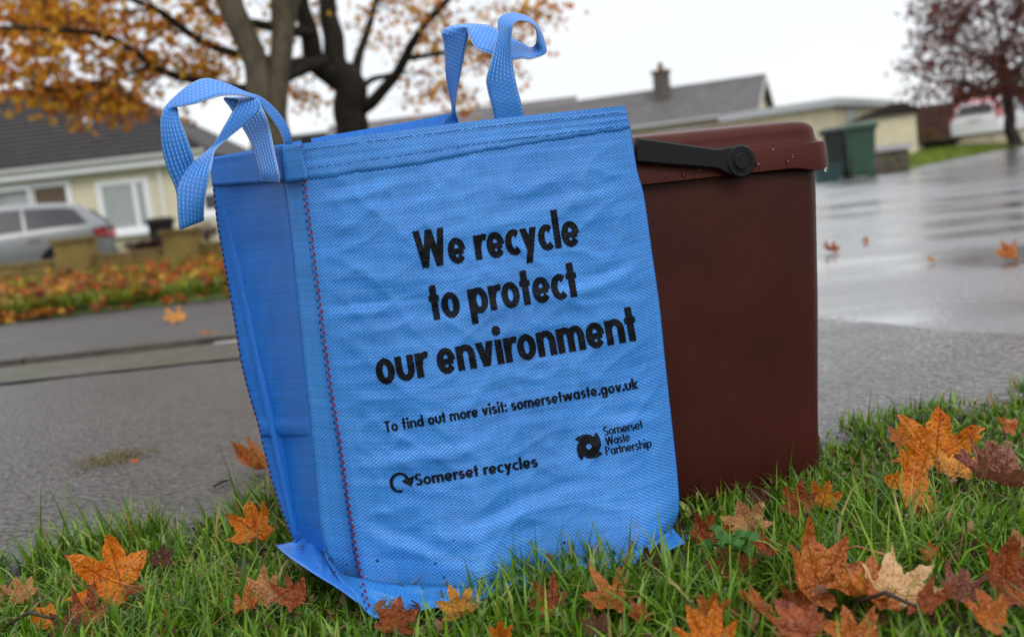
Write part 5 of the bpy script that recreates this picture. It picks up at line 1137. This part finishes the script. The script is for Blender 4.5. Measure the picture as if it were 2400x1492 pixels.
# ---- low garden wall before it
mat_block = M('buff_block', (0.235, 0.165, 0.055), .85, var=(2.5, .28), bump=(30, .5, .02)); mat_cop = M('wall_coping', (0.20, 0.14, 0.05), .8, var=(4, .25))
wy = 15.3; wx0, wx1 = -9.6, -.6; gwz = lambda x: -.13
gw = thing('garden_wall', 'low buff block garden wall with square piers behind the leafy verge', 'wall', (-5.5, wy, gf(-5.5, wy)))
bl = .42; x = wx0; row_h = .13
piers = [at(180, 570, wy).x, at(430, 545, wy).x, at(-160, 600, wy).x]
for rrow in range(2):
    x = wx0-(bl/2 if rrow else 0)
    while x < wx1:
        j = random.uniform(-.006, .006); z_ = gwz(x)+row_h*(rrow+.5)+.02
        mb = MB(); mb.box((x+bl/2, wy+j, z_), (bl-.014, .2, row_h-.012)); mb.obj('block', mat_block, gw); x += bl
x = wx0
while x < wx1:
    mb = MB(); mb.box((x+.4, wy, gwz(x+.4)+.02+row_h*2+.025), (.79, .25, .05)); mb.obj('coping', mat_cop, gw); x += .8
for k, xp in enumerate(piers):
    hgt = .56 if k == 0 else .52; z_ = gwz(xp)
    mb = MB(); mb.box((xp, wy-.06, z_+hgt/2), (.50, .40, hgt)); pr_ = mb.obj('pier', mat_block, gw)
    mb = MB(); mb.box((xp, wy-.06, z_+hgt+.03), (.58, .48, .06)); mb.obj('pier_cap', mat_cop, pr_)

# ---- wheelie bins
def wheelie(name, label, x, y, z, mat, rz, lidmat, group=None, hgt=1.07, handle=True):
    rt = thing(name, label, 'wheelie bin', (x, y, z), group)
    c, s = math.cos(rz), math.sin(rz)
    def W_(p): return Vector((x+p[0]*c-p[1]*s, y+p[0]*s+p[1]*c, z+p[2]))
    def rr2(wd, dp, rad, zz): return [W_((a, b_, zz)) for a, b_ in rrect(wd, dp, rad, 3, 2)]
    h = hgt*.90
    mb = MB(); mb.loft([rr2(.42, .50, .04, .03), rr2(.44, .53, .05, .10), rr2(.54, .66, .05, h-.06), rr2(.55, .67, .05, h-.055), rr2(.57, .70, .05, h-.05), rr2(.575, .705, .05, h)]); mb.obj('body', mat, rt, False)
    mb = MB(); mb.loft([rr2(.64, .78, .05, h-.03), rr2(.65, .79, .06, h+.03), rr2(.56, .68, .06, h+.075), rr2(.35, .45, .06, h+.10)]); l = mb.obj('lid', lidmat, rt, False)
    mb = MB(); mb.tube([W_((-.25, .40, h-.02)), W_((.25, .40, h-.02))], .022, 6); mb.obj('handle', mat, rt)
    for q in (-1, 1):
        mb = MB(); mb.tube([W_((q*.20, .30, .10)), W_((q*.26, .30, .10))], .10, 12); mb.obj('wheel', mat_black, rt)
    return rt
mat_gb = M('green_bin_plastic', (.022, .060, .036), .45, var=(4, .2)); mat_gd = M('dark_green_plastic', (.006, .015, .011), .45); mat_bb = M('black_bin_plastic', (.013, .012, .013), .5)
X = at(382, 560, 23.5).x; wheelie('wheelie_bin', 'black wheelie bin standing against the cream bungalow wall', X, 23.5, gf(X, 23.5), mat_bb, .25, mat_bb)
X = at(2022, 410, 19.5).x; wheelie('wheelie_bin', 'mid green wheelie bin nearest the low stone planter', X, 19.5, gf(X, 19.5), mat_gb, -.30, mat_gb, 'green bins on the far side of the road')
X = at(1990, 412, 20.3).x; wheelie('wheelie_bin', 'dark green wheelie bin peeping out behind the brown caddy', X, 20.5, gf(X, 20.5), mat_gd, .35, mat_gd, 'green bins on the far side of the road')
X = at(1934, 412, 19.3).x; c = Vector((X, 19.2, gf(X, 19.2))); mb = MB()
mb.hull([c+Vector((a*.19, b_*.14, 0)) for a, b_ in ((-1, -1), (1, -1), (1, 1), (-1, 1))], [c+Vector((a*.23, b_*.18, .30)) for a, b_ in ((-1, -1), (1, -1), (1, 1), (-1, 1))])
rb = thing('recycling_box', 'small dark teal recycling box beside the dark green wheelie bin', 'box', c); mat_teal = M('teal_plastic', (.006, .035, .035), .45); mb.obj('body', mat_teal, rb); mb = MB(); mb.box(c+Vector((0, 0, .305)), (.50, .40, .04)); mb.obj('rim', mat_teal, rb)

# ================================================================== CARS
def car(name, label, loc, fwd, paint, L=4.65, W=1.80, Hh=1.47, estate=True, tall_lights=False, roofmat=None, tint_rear=True):
    rt = thing(name, label, 'car', loc)
    f = Vector((fwd[0], fwd[1], 0)).normalized(); sd_ = Vector((f.y, -f.x, 0)); O = Vector(loc)
    def W_(x, y, z): return O+f*x+sd_*y+Vector((0, 0, z))     # x from the rear bumper forward, y to the car's right
    k = Hh/1.47; hw = W/2
    # stations: x, z bottom, z belt, z roof edge, half width belt, half width roof
    if estate: ST = [(0.0, .38, .62, .63, .80, .70), (.04, .30, .95, .97, .84, .66), (.16, .26, .985, 1.10, .88, .64), (.42, .24, .98, 1.33, .90, .61), (.75, .22, .97, 1.425, .90, .60), (1.4, .21, .95, 1.465, .90, .60), (2.1, .20, .92, 1.47, .90, .60), (2.7, .20, .895, 1.43, .90, .60), (3.05, .20, .88, 1.28, .90, .62), (3.55, .20, .86, .93, .89, .70), (3.7, .20, .85, .885, .88, .72), (4.3, .22, .74, .79, .84, .66), (4.58, .28, .60, .63, .76, .60), (4.65, .36, .52, .54, .66, .54)]
    else: ST = [(0.0, .40, .80, .82, .80, .72), (.03, .32, 1.02, 1.05, .86, .70), (.10, .28, 1.06, 1.22, .90, .68), (.26, .26, 1.06, 1.46, .91, .65), (.5, .24, 1.05, 1.60, .91, .64), (1.3, .22, 1.03, 1.66, .91, .64), (2.1, .21, 1.0, 1.65, .91, .64), (2.7, .21, .98, 1.58, .91, .64), (3.1, .21, .97, 1.38, .91, .66), (3.55, .21, .95, 1.02, .90, .72), (3.7, .21, .94, .98, .89, .74), (4.2, .24, .84, .89, .85, .68), (4.45, .30, .70, .73, .78, .62), (4.5, .38, .62, .64, .7, .58)]
    sx_ = L/ST[-1][0]
    ST = [(x*sx_, a, b_, c_, d_*hw/.9, e_*hw/.9) for x, a, b_, c_, d_, e_ in ST]
    def ringf(s):
        x, zb, zt, zr, wb, wr = s; zmid = (zb+zt)/2; p = []
        half = [(wb*.86, zb), (wb*.985, zb+.10), (wb*1.0, zmid), (wb*.985, zt-.05), (wb*.965, zt), (wr+.02, zr-.035), (wr*.90, zr), (wr*.5, zr+.025)]
        for y, z in half: p.append(W_(x, y, z))
        for y, z in half[::-1]: p.append(W_(x, -y, z))
        return p
    mb = MB(); mb.loft([ringf(s) for s in ST]); bd = mb.obj('body', paint, rt, True); e = bd.modifiers.new('edges', 'EDGE_SPLIT'); e.split_angle = math.radians(34)
    def st(x):
        xs_ = [s[0] for s in ST]; return tuple(np.interp(x, xs_, [s[i] for s in ST]) for i in range(6))
    def glass(side, x0, x1, m, lo=.04, hi=.085, n=6, skew0=0, skew1=0):
        V, F = [], []
        for i in range(n+1):
            for j in range(2):
                x = x0+(x1-x0)*i/n+(skew0 if i == 0 and j else 0)+(skew1 if i == n and j else 0)
                _, zb, zt, zr, wb, wr = st(x); zz = zt+lo if j == 0 else max(zr-hi, zt+lo+.01); t = (zz-zt)/max(zr-.035-zt, .05); y = wb*.965+(wr+.02-wb*.965)*min(t, 1)
                V.append(W_(x, side*(y+.008), zz))
        for i in range(n): F.append((2*i, 2*i+2, 2*i+3, 2*i+1))
        b_ = MB(); b_.add(V, F); return b_.obj('side_window', m, bd)
    gd_ = M('privacy_glass', (.022, .022, .028), .22, spec=.4); gc = M('clear_side_glass', (.12, .15, .15), .12)
    for side in (-1, 1):
        glass(side, .42*sx_, 1.45*sx_, gd_, skew0=.18); glass(side, 1.5*sx_, 2.22*sx_, gd_); glass(side, 2.27*sx_, 3.05*sx_, gc, skew1=-.25)
    def quad(name, pts, m, n3): b_ = MB(); P = [W_(*q) for q in pts]; b_.hull([p+n3*.0 for p in P], [p+n3*.012 for p in P]); return b_.obj(name, m, bd)
    x1, x2 = ST[1][0], ST[3][0]; s1, s2 = st(x1), st(x2); back = -f*.9+Vector((0, 0, .45))
    zlo = s1[2]+.05; zhi = s2[3]-.05
    xlo = np.interp(zlo, [s[3]+.02 for s in ST[1:5]], [s[0] for s in ST[1:5]]); xhi = np.interp(zhi, [s[3]+.02 for s in ST[1:5]], [s[0] for s in ST[1:5]])
    quad('rear_window', [(xlo-.02, -s1[5]*.88, zlo), (xlo-.02, s1[5]*.88, zlo), (xhi-.02, s2[5]*.86, zhi), (xhi-.02, -s2[5]*.86, zhi)], M('rear_glass', (.012, .014, .02), .15), back)
    quad('windscreen', [(3.5*sx_, -.68, .97 if estate else 1.05), (3.5*sx_, .68, .97 if estate else 1.05), (3.06*sx_, .56, 1.30 if estate else 1.42), (3.06*sx_, -.56, 1.30 if estate else 1.42)], gd_, f)
    ml = M('tail_light_red', (.28, .010, .014), .3)
    for side in (-1, 1):
        if tall_lights: pts = [(.03, side*.66, .98), (.02, side*.84, .90), (.26, side*.905, .93), (.30, side*.84, 1.12), (.36, side*.70, 1.50), (.24, side*.62, 1.50), (.10, side*.66, 1.1)]
        else: pts = [(-.01, side*.55, .74), (-.005, side*.80, .72), (.30, side*.925, .78), (.34, side*.93, .90), (.05, side*.86, .95), (.0, side*.60, .90)]
        b_ = MB(); P = [W_(*q) for q in pts]; off_ = (-f*.5+sd_*side*.8).normalized()*.07; b_.hull([p-off_ for p in P], [p+off_ for p in P]); b_.obj('tail_light', ml, bd)
        b_ = MB(); b_.ball(W_(2.98*sx_, side*(hw+.10), (.98 if estate else 1.08)), .11, 8, 6, (1, 1, .75)); b_.obj('mirror', mat_black, bd)
        for q in (1.35, 2.3): b_ = MB(); b_.box(W_(q*sx_, side*(hw*.995+.012), .82 if estate else .92), (.20, .03, .03), ax=f); b_.obj('door_handle', paint, bd)
    b_ = MB(); b_.box(W_(-.015, 0, .40), (.06, W*.82, .20), ax=f); b_.obj('bumper', M('bumper_grey', (.09, .09, .095), .5) if estate else paint, bd)
    b_ = MB(); b_.box(W_(-.028 if estate else .0, 0, .68 if estate else .86), (.03, .50, .11), ax=f); b_.obj('number_plate', M('plate_yellow', (.62, .46, .04), .5) if estate else M('plate_grey', (.5, .5, .48), .5), bd)
    for xx in (.95, 3.72):
        for side in (-1, 1):
            b_ = MB(); yy = side*(hw-.11); b_.tube([W_(xx*sx_, yy-.10, .31), W_(xx*sx_, yy+.10, .31)], .31, 22); wh = b_.obj('wheel', M('tyre', (.012, .012, .013), .7), rt)
            b_ = MB(); b_.tube([W_(xx*sx_, side*(hw-.03), .31), W_(xx*sx_, side*(hw+.005), .31)], .20, 18); b_.obj('rim', M('alloy', (.45, .45, .46), .3, metal=.8), wh)
            b_ = MB(); b_.tube([W_(xx*sx_, side*(hw-.25), .33), W_(xx*sx_, side*(hw+.003), .33)], .37, 22); b_.obj('wheel_arch', mat_black, bd)
    if roofmat:
        V, F = [], []; xs_ = [ST[i][0] for i in range(3, 9)]
        for i, x in enumerate(xs_):
            s_ = st(x); n_ = 7
            for j in range(n_): q = -1+2*j/(n_-1); V.append(W_(x, q*s_[5]*.93, s_[3]+.012+.025*(1-q*q)))
        for i in range(len(xs_)-1):
            for j in range(n_-1): F.append((i*n_+j, i*n_+j+1, (i+1)*n_+j+1, (i+1)*n_+j))
        b_ = MB(); b_.add(V, F); b_.obj('roof', roofmat, bd, True)
    return rt
mat_silver = M('silver_paint', (.17, .18, .19), .34, metal=.4, coat=.4); mat_white = M('white_paint', (.74, .74, .75), .25, coat=.6); mat_redreflect = M('red_tree_reflection', (.40, .02, .03), .3, coat=.5)  # red stands in for the tree's reflection, coloured onto the white car's roof
fw_ = Vector((-.90, -.435, 0)).normalized(); R0 = at(266, 560, 18.6)
car('parked_car', 'silver estate car parked behind the buff garden wall', (R0.x-.39+.03, 18.6+.81, -.27), fw_, mat_silver)
R1 = at(2285, 310, 37); R1z = zat(2285, 318, 37)-.30
car('parked_car', 'white car with tall red tail lamps and a red tree reflection coloured onto its roof, parked behind the cream wall', (R1.x, 37.0, R1z), (.70, .71), mat_white, 4.4, 1.82, 1.66, False, True, mat_redreflect)

# ================================================================== RIGHT-HAND BUILDINGS
def poly_house(name, label, A, axis, length, width, z0, zev, zrid, mw, mt, courses, ncor=0, chim=None, fasc=None, over=.3, barge=True):
    """A = near corner of the gable end, axis = unit vector along the ridge away from that gable, width runs to the left of the lens-away side"""
    ax = Vector((axis[0], axis[1], 0)).normalized(); wv = Vector((ax.y, -ax.x, 0))
    if wv.y < 0: wv = -wv
    rt = thing(name, label, 'house', (A[0], A[1], z0)); A = Vector((A[0], A[1], 0)); P = lambda l, w_, z: A+ax*l+wv*w_+Vector((0, 0, z))
    hw = width/2; mb = MB()
    ringA = [P(0, 0, z0), P(0, width, z0), P(0, width, zev), P(0, hw, zrid-.05), P(0, 0, zev)]; ringB = [p+ax*length for p in ringA]; mb.hull(ringA, ringB); mb.obj('wall', mw, rt)
    sl = (zrid-zev)/hw; zo = zev-over*sl; mb = MB()
    R1_ = [P(-.25, -over, zo), P(-.25, hw, zrid), P(-.25, width+over, zo), P(-.25, width+over, zo+.09), P(-.25, hw, zrid+.09), P(-.25, -over, zo+.09)]; mb.hull(R1_, [p+ax*(length+.5) for p in R1_]); roof = mb.obj('roof', mt, rt)
    nrm = Vector(wv*-sl+Vector((0, 0, 1))).normalized(); e0_, e1_ = P(-.26, -over, zo+.09), P(length+.26, -over, zo+.09); r0_, r1_ = P(-.26, hw, zrid+.09), P(length+.26, hw, zrid+.09)
    for k in range(courses):
        a, b_ = k/courses, min((k+1.1)/courses, 1); q = [e0_.lerp(r0_, a), e1_.lerp(r1_, a), e1_.lerp(r1_, b_), e0_.lerp(r0_, b_)]
        mb = MB(); mb.hull([p+nrm*.003 for p in q], [q[0]+nrm*.06, q[1]+nrm*.06, q[2]+nrm*.012, q[3]+nrm*.012]); mb.obj('tile_course', mt, roof)
    mb = MB(); mb.tube([r0_, r1_], .12, 8); mb.obj('ridge_tiles', mt, roof)
    if barge:
        mb = MB()
        for w0, w1 in ((-over, hw), (width+over, hw)):
            mb.hull([P(-.30, w0, zo-.1), P(-.30, w0, zo+.12), P(-.30, w1, zrid+.12), P(-.30, w1, zrid-.1)], [P(-.255, w0, zo-.1), P(-.255, w0, zo+.12), P(-.255, w1, zrid+.12), P(-.255, w1, zrid-.1)])
        mb.obj('barge_board', mat_grey_trim, rt)
    for l_ in (2.2, 5.6, 9.0):
        mb = MB()
        for a_, b_, c_, d_ in ((0, 1.7, 0, .09), (0, 1.7, 1.01, 1.1), (0, .09, .09, 1.01), (1.61, 1.7, .09, 1.01), (.81, .90, .09, 1.01)):
            mb.hull([P(l_+a_, -.05, zev-1.5+c_), P(l_+b_, -.05, zev-1.5+c_), P(l_+b_, -.05, zev-1.5+d_), P(l_+a_, -.05, zev-1.5+d_)], [P(l_+a_, .01, zev-1.5+c_), P(l_+b_, .01, zev-1.5+c_), P(l_+b_, .01, zev-1.5+d_), P(l_+a_, .01, zev-1.5+d_)])
        wf = mb.obj('window', mat_upvc, rt); mb = MB(); mb.hull([P(l_+.09, -.02, zev-1.41), P(l_+1.61, -.02, zev-1.41), P(l_+1.61, -.02, zev-.49), P(l_+.09, -.02, zev-.49)], [P(l_+.09, .01, zev-1.41), P(l_+1.61, .01, zev-1.41), P(l_+1.61, .01, zev-.49), P(l_+.09, .01, zev-.49)]); mb.obj('pane', mat_glass, wf)
    mb = MB(); c0, c1 = P(-.25, -over-.07, zo+.02), P(length+.25, -over-.07, zo+.02); mb.tube([c0, c1], .07, 8); mb.obj('gutter', mat_grey_trim, rt)
    if chim:
        l_, w_ = chim; c = P(l_, w_, 0); zt_ = zrid+.75; mb = MB(); mb.box((c.x, c.y, (zev+zt_)/2), (.62, .62, zt_-zev), ax=ax); ch = mb.obj('chimney', M('chimney_brick', (.095, .082, .070), .85, var=(4, .3)), roof)
        mb = MB(); mb.box((c.x, c.y, zt_+.04), (.76, .76, .10), ax=ax); mb.tube([(c.x, c.y, zt_+.08), (c.x, c.y, zt_+.42)], [.14, .11], 10); mb.obj('chimney_pot', M('clay_pot', (.14, .09, .055), .8), ch)
    return rt
# the bungalow with the gable
Ax, Ay = at(1764, 262, 40).x, 40.0
z0_ = -.1; zev_ = zat(1764, 258, 40); zri = zat(1798, 178, 43)-.09
poly_house('bungalow', 'grey roofed bungalow with chimney and pointed gable beyond the brown caddy', (Ax, Ay), (-.93, .36), 12.5, 6.6, z0_, zev_, zri, mat_cream2, mat_tile2, 15, chim=(3.95, 2.2))
q = at(1550, 240, 42)
# lower bungalow further along
Bx, By = at(1336, 250, 50).x, 50.0
poly_house('bungalow', 'far low grey bungalow roof seen between the bag handle and the gabled bungalow', (Bx, By), (-1, .12), 13, 7, 0, 2.7, zat(1300, 238, 53), mat_cream2, mat_tile2, 12, barge=False)
Cx, Cy = at(1163, 290, 62).x, 62.0
poly_house('bungalow', 'distant dark roofed bungalow just visible above the bag rim', (Cx, Cy), (-1, .05), 16, 7, 0, 2.3, zat(1120, 273, 65), mat_cream2, mat_tile, 10, barge=False)
# flat roofed garage
def flat_block(name, label, cat, A, u, lu, v, lv, z0, z1, mw, fas, parts=()):
    rt = thing(name, label, cat, (A[0], A[1], z0)); A = Vector((A[0], A[1], 0)); u = Vector((*u, 0)).normalized(); v = Vector((*v, 0)).normalized()
    ring0 = [A, A+u*lu, A+u*lu+v*lv, A+v*lv]; mb = MB(); mb.hull([p+Vector((0, 0, z0)) for p in ring0], [p+Vector((0, 0, z1)) for p in ring0]); mb.obj('wall', mw, rt)
    o_ = .22; B = A-u*o_-v*o_; ring1 = [B, B+u*(lu+2*o_), B+u*(lu+2*o_)+v*(lv+2*o_), B+v*(lv+2*o_)]
    mb = MB(); mb.hull([p+Vector((0, 0, z1+.003)) for p in ring1], [p+Vector((0, 0, z1+.24)) for p in ring1]); mb.obj('roof', fas, rt)
    return rt
Gx, Gy = at(1953, 245, 32).x, 32.0
garage = flat_block('garage', 'flat roofed cream garage joined to the gabled bungalow', 'garage', (Gx, Gy), (-.8, .6), 3.6, (.6, .8), 6.2, gf(Gx, Gy)-.2, zat(1953, 249, 32), mat_cream2, M('pale_fascia', (.42, .43, .44), .5))
mb = MB(); gpt = Vector((Gx, Gy, 0))+Vector((.6, .8, 0))*1.6; gz0 = gf(Gx, Gy); mb.box(gpt+Vector((.012, -.009, gz0+.95)), (1.0, .05, 1.5), ax=(.6, .8, 0)); mb.obj('door', M('garage_door', (.40, .42, .41), .5), garage)
# pale outbuilding with a dark pitched roof
sx0, sx1 = at(2046, 300, 29).x, at(2148, 300, 29).x; sz = zat(2090, 270, 29); zsr = zat(2100, 241, 29.6); zb0 = gf(sx0, 29)-.1
sh = thing('outbuilding', 'small cream outbuilding with dark pitched roof behind the green bins', 'shed', ((sx0+sx1)/2, 29, zb0))
mb = MB(); mb.box(((sx0+sx1)/2, 29.9, (zb0+sz)/2), (sx1-sx0, 1.8, sz-zb0)); mb.obj('wall', mat_cream2, sh)
mat_darkroof = M('dark_felt_roof', (.018, .013, .011), .85, spec=.05, var=(5, .3)); a, b_ = sx0-.12, sx1+.14; mb = MB(); xm_ = at(2100, 241, 29.6).x
mb.add([(a, 28.85, sz-.02), (b_, 28.85, sz+.02), (b_, 30.95, sz+.02), (a, 30.95, sz-.02), (xm_-.12, 29.8, zsr), (xm_+.35, 29.8, zsr)], [(0, 1, 5, 4), (1, 2, 5), (2, 3, 4, 5), (3, 0, 4), (3, 2, 1, 0)]); mb.obj('roof', mat_darkroof, sh)
# stone planter with pale slab
p0, p1 = at(2048, 400, 22), at(2134, 395, 22); zp = gf(p0.x, 22); zpt = zat(2090, 352, 22)
pl = thing('planter', 'low dark stone planter with pale coping slabs beside the green bins', 'planter', ((p0.x+p1.x)/2, 22.3, zp)); mat_stone = M('dark_stone', (.075, .062, .048), .8, var=(6, .5)); mat_slab = M('pale_slab', (.36, .35, .36), .5, var=(5, .1))
nrow = 3; hh_ = (zpt-zp-.0)/nrow
for rw in range(nrow):
    xx = p0.x-(0 if rw % 2 else .14)
    while xx < p1.x-.02:
        wd_ = min(.28, p1.x-xx); mb = MB(); mb.box((max(xx, p0.x)+ (wd_ if xx >= p0.x else wd_-.14)/2, 22.3+random.uniform(-.012, .012), zp+hh_*(rw+.5)), ((wd_ if xx >= p0.x else wd_-.14)-.012, .55, hh_-.012)); mb.obj('stone', mat_stone, pl); xx += .28
for k in range(2): mb = MB(); ww_ = (p1.x-p0.x+.12)/2; mb.box((p0.x-.06+ww_*(k+.5), 22.3, zpt+.06), (ww_-.008, .68, .12)); mb.obj('coping_slab', mat_slab, pl)
# low cream wall on the bank
wl = thing('garden_wall', 'low cream wall with a dark planted gap along the top of the grass bank', 'wall', (15.5, 32.3, gf(15.5, 32.3)))
wD = 32.3; X_ = lambda px: at(px, 330, wD).x; zt_ = lambda px: zat(px, 335-(px-2137)*.112, wD)
def wseg(q0, q1, q2, q3, name='wall_section', mat=None, zsh=0.0, yo=0.0):
    """top px q0..q1, bottom px q2..q3"""
    z_b = gf(15, wD)-.12; mb = MB(); R = [Vector((X_(q0), wD+yo, zt_(q0)+zsh)), Vector((X_(q1), wD+yo, zt_(q1)+zsh)), Vector((X_(q3), wD+yo, z_b)), Vector((X_(q2), wD+yo, z_b))]
    mb.hull(R, [p+Vector((0, .22, 0)) for p in R]); return mb.obj(name, mat or mat_cream2, wl)
wseg(2132, 2152, 2132, 2176); wseg(2258, 2322, 2228, 2322); wseg(2325, 2386, 2325, 2386); wseg(2389, 2460, 2389, 2460); wseg(2463, 2560, 2463, 2560)
wseg(2156, 2254, 2182, 2224, 'infill', M('dark_peat', (.02, .016, .012), .9), -.03, .05)
mb = MB(); mb.hull([Vector((X_(2128), wD-.04, zt_(2128)+.002)), Vector((X_(2560), wD-.04, zt_(2560)+.002)), Vector((X_(2560), wD-.04, zt_(2560)+.062)), Vector((X_(2128), wD-.04, zt_(2128)+.062))], [Vector((X_(2128), wD+.27, zt_(2128)+.002)), Vector((X_(2560), wD+.27, zt_(2560)+.002)), Vector((X_(2560), wD+.27, zt_(2560)+.062)), Vector((X_(2128), wD+.27, zt_(2128)+.062))]); mb.obj('coping', M('brown_coping', (.16, .12, .085), .8, var=(5, .3)), wl)
# red brown board fence
mat_fence = M('red_brown_timber', (.060, .027, .022), .75, var=(4, .35), stretch=(1, 1, .2))
fy_ = 41.0; fx0 = at(2140, 250, fy_).x; fx1 = 31.0
fn = thing('fence', 'tall red brown board fence behind the white car', 'fence', ((fx0+fx1)/2, fy_, gf(20, fy_)))
x = fx0; zt0 = zat(2200, 244, fy_)
while x < fx1:
    zt1 = zt0+(.012 if x < fx0+4 else .0)*(x-fx0)+random.uniform(-.012, .012); zb1 = gf(x, fy_)-.05
    mb = MB(); mb.box((x+.08, fy_+random.choice((-.008, .008)), (zb1+zt1)/2), (.1585, .03, zt1-zb1)); mb.obj('board', mat_fence, fn); x += .16
for k in range(6): x = fx0+k*2.4+.1; mb = MB(); mb.box((x, fy_+.09, gf(x, fy_)+.95), (.11, .11, 2.0)); mb.obj('post', mat_fence, fn)
# ---- shrubs, hedges
def shrub(name, label, c, rad, n, cols, size, seed, cat='shrub', sc=(1, 1, 1), stems=5):
    r = random.Random(seed); rt = thing(name, label, cat, c); c = Vector(c); V, F, C = [], [], []
    for k in range(n):
        d = Vector((r.gauss(0, 1), r.gauss(0, 1), r.gauss(0, 1))).normalized()*rad*r.random()**.35; d = Vector((d.x*sc[0], d.y*sc[1], d.z*sc[2]))
        d *= 1+.3*math.sin(d.x*9/rad+seed)*math.cos(d.z*7/rad)
        p = c+Vector((0, 0, rad*sc[2]))+d; p.z = max(p.z, c.z+.03); col = [q*r.uniform(.6, 1.3) for q in r.choice(cols)]
        a, b_ = simple_leaf(p, size*r.uniform(.7, 1.3), d+Vector((r.uniform(-.4, .4), r.uniform(-.4, .4), .4)), None, r); bs = len(V); V += [tuple(q) for q in a]; F += [tuple(i+bs for i in q) for q in b_]; C += [col]*len(a)
    o = obj('foliage', V, F, mat_leaf_tree, rt, False, None, np.array(C)); o['kind'] = 'stuff'
    mb = MB()
    for k in range(stems): e = c+Vector((r.uniform(-.6, .6)*rad*sc[0], r.uniform(-.6, .6)*rad*sc[1], rad*sc[2]*1.3)); mb.tube([c, c.lerp(e, .5)+Vector((0, 0, .05)), e], [.02, .014, .005], 4)
    mb.obj('stem', mat_bark3, rt)
    return rt
P = at(2152, 300, 30.5); shrub('shrub', 'dark green shrub beside the small cream outbuilding', (P.x, 31.6, gf(P.x, 31.6)), .52, 420, [(.025, .06, .025), (.04, .085, .03), (.10, .09, .03)], .11, 61, sc=(.8, .8, 1.05))
P = at(2182, 312, 34); shrub('shrub', 'yellowing low plant in front of the red brown fence', (P.x, 34.2, gf(P.x, 34.2)), .38, 240, [(.28, .16, .02), (.16, .11, .02), (.05, .05, .02)], .09, 62, sc=(1, .7, .9))
for k, (px_, py_, rd, lab) in enumerate(((318, 580, .17, 'dark red heather clump nearest the silver car bumper'), (350, 574, .16, 'dark red heather clump between the bumper and the black bin'), (482, 548, .22, 'brownish heather clump at the wall beside the bag edge'), (396, 566, .15, 'dark heather clump at the foot of the black bin'))):
    P = at(px_, py_, 16.0); shrub('shrub', lab, (P.x, 16.0, P.z-rd*.55), rd, 130, [(.10, .03, .03), (.14, .06, .05), (.05, .04, .02)], .06, 70+k, sc=(1.3, .8, .6), stems=3)
# far hedge and trees that close the horizon
mb_h = [(-30, 46, 26, 1.2), (6, 70, 22, 2.0), (33, 48, 22, 2.8)]
labs = ['long dark hedge running behind the left bungalow', 'far dark hedge beyond the distant bungalows', 'tall dark hedge rising behind the red brown fence']
for k, ((cx, cy, ln, hh_), lab) in enumerate(zip(mb_h, labs)):
    r = random.Random(80+k); rt = thing('hedge', lab.replace('left ', 'cream '), 'hedge', (cx, cy, gf(cx, cy))); V, F, C = [], [], []
    for q in range(2600):
        p = Vector((cx+r.uniform(-ln/2, ln/2), cy+r.uniform(-.7, .7), gf(cx, cy)+r.random()**.7*hh_*(1+.12*math.sin(q*.01)))); p.z += .15*math.sin(p.x*1.3)
        col = [w_*r.uniform(.6, 1.3) for w_ in r.choice([(.03, .045, .02), (.045, .06, .025), (.06, .04, .02)])]; a, b_ = simple_leaf(p, r.uniform(.18, .34), Vector((r.uniform(-1, 1), -1, r.uniform(-.2, 1))), None, r); bs = len(V); V += [tuple(w_) for w_ in a]; F += [tuple(i+bs for i in w_) for w_ in b_]; C += [col]*len(a)
    o = obj('foliage', V, F, mat_leaf_tree, rt, False, None, np.array(C)); o['kind'] = 'stuff'
    mb = MB(); mb.box((cx, cy, gf(cx, cy)+hh_*.42), (ln-.3, .9, hh_*.84)); mb.obj('hedge_body', M('hedge_inside', (.02, .024, .012), .9), rt)
bpy.context.view_layer.update()
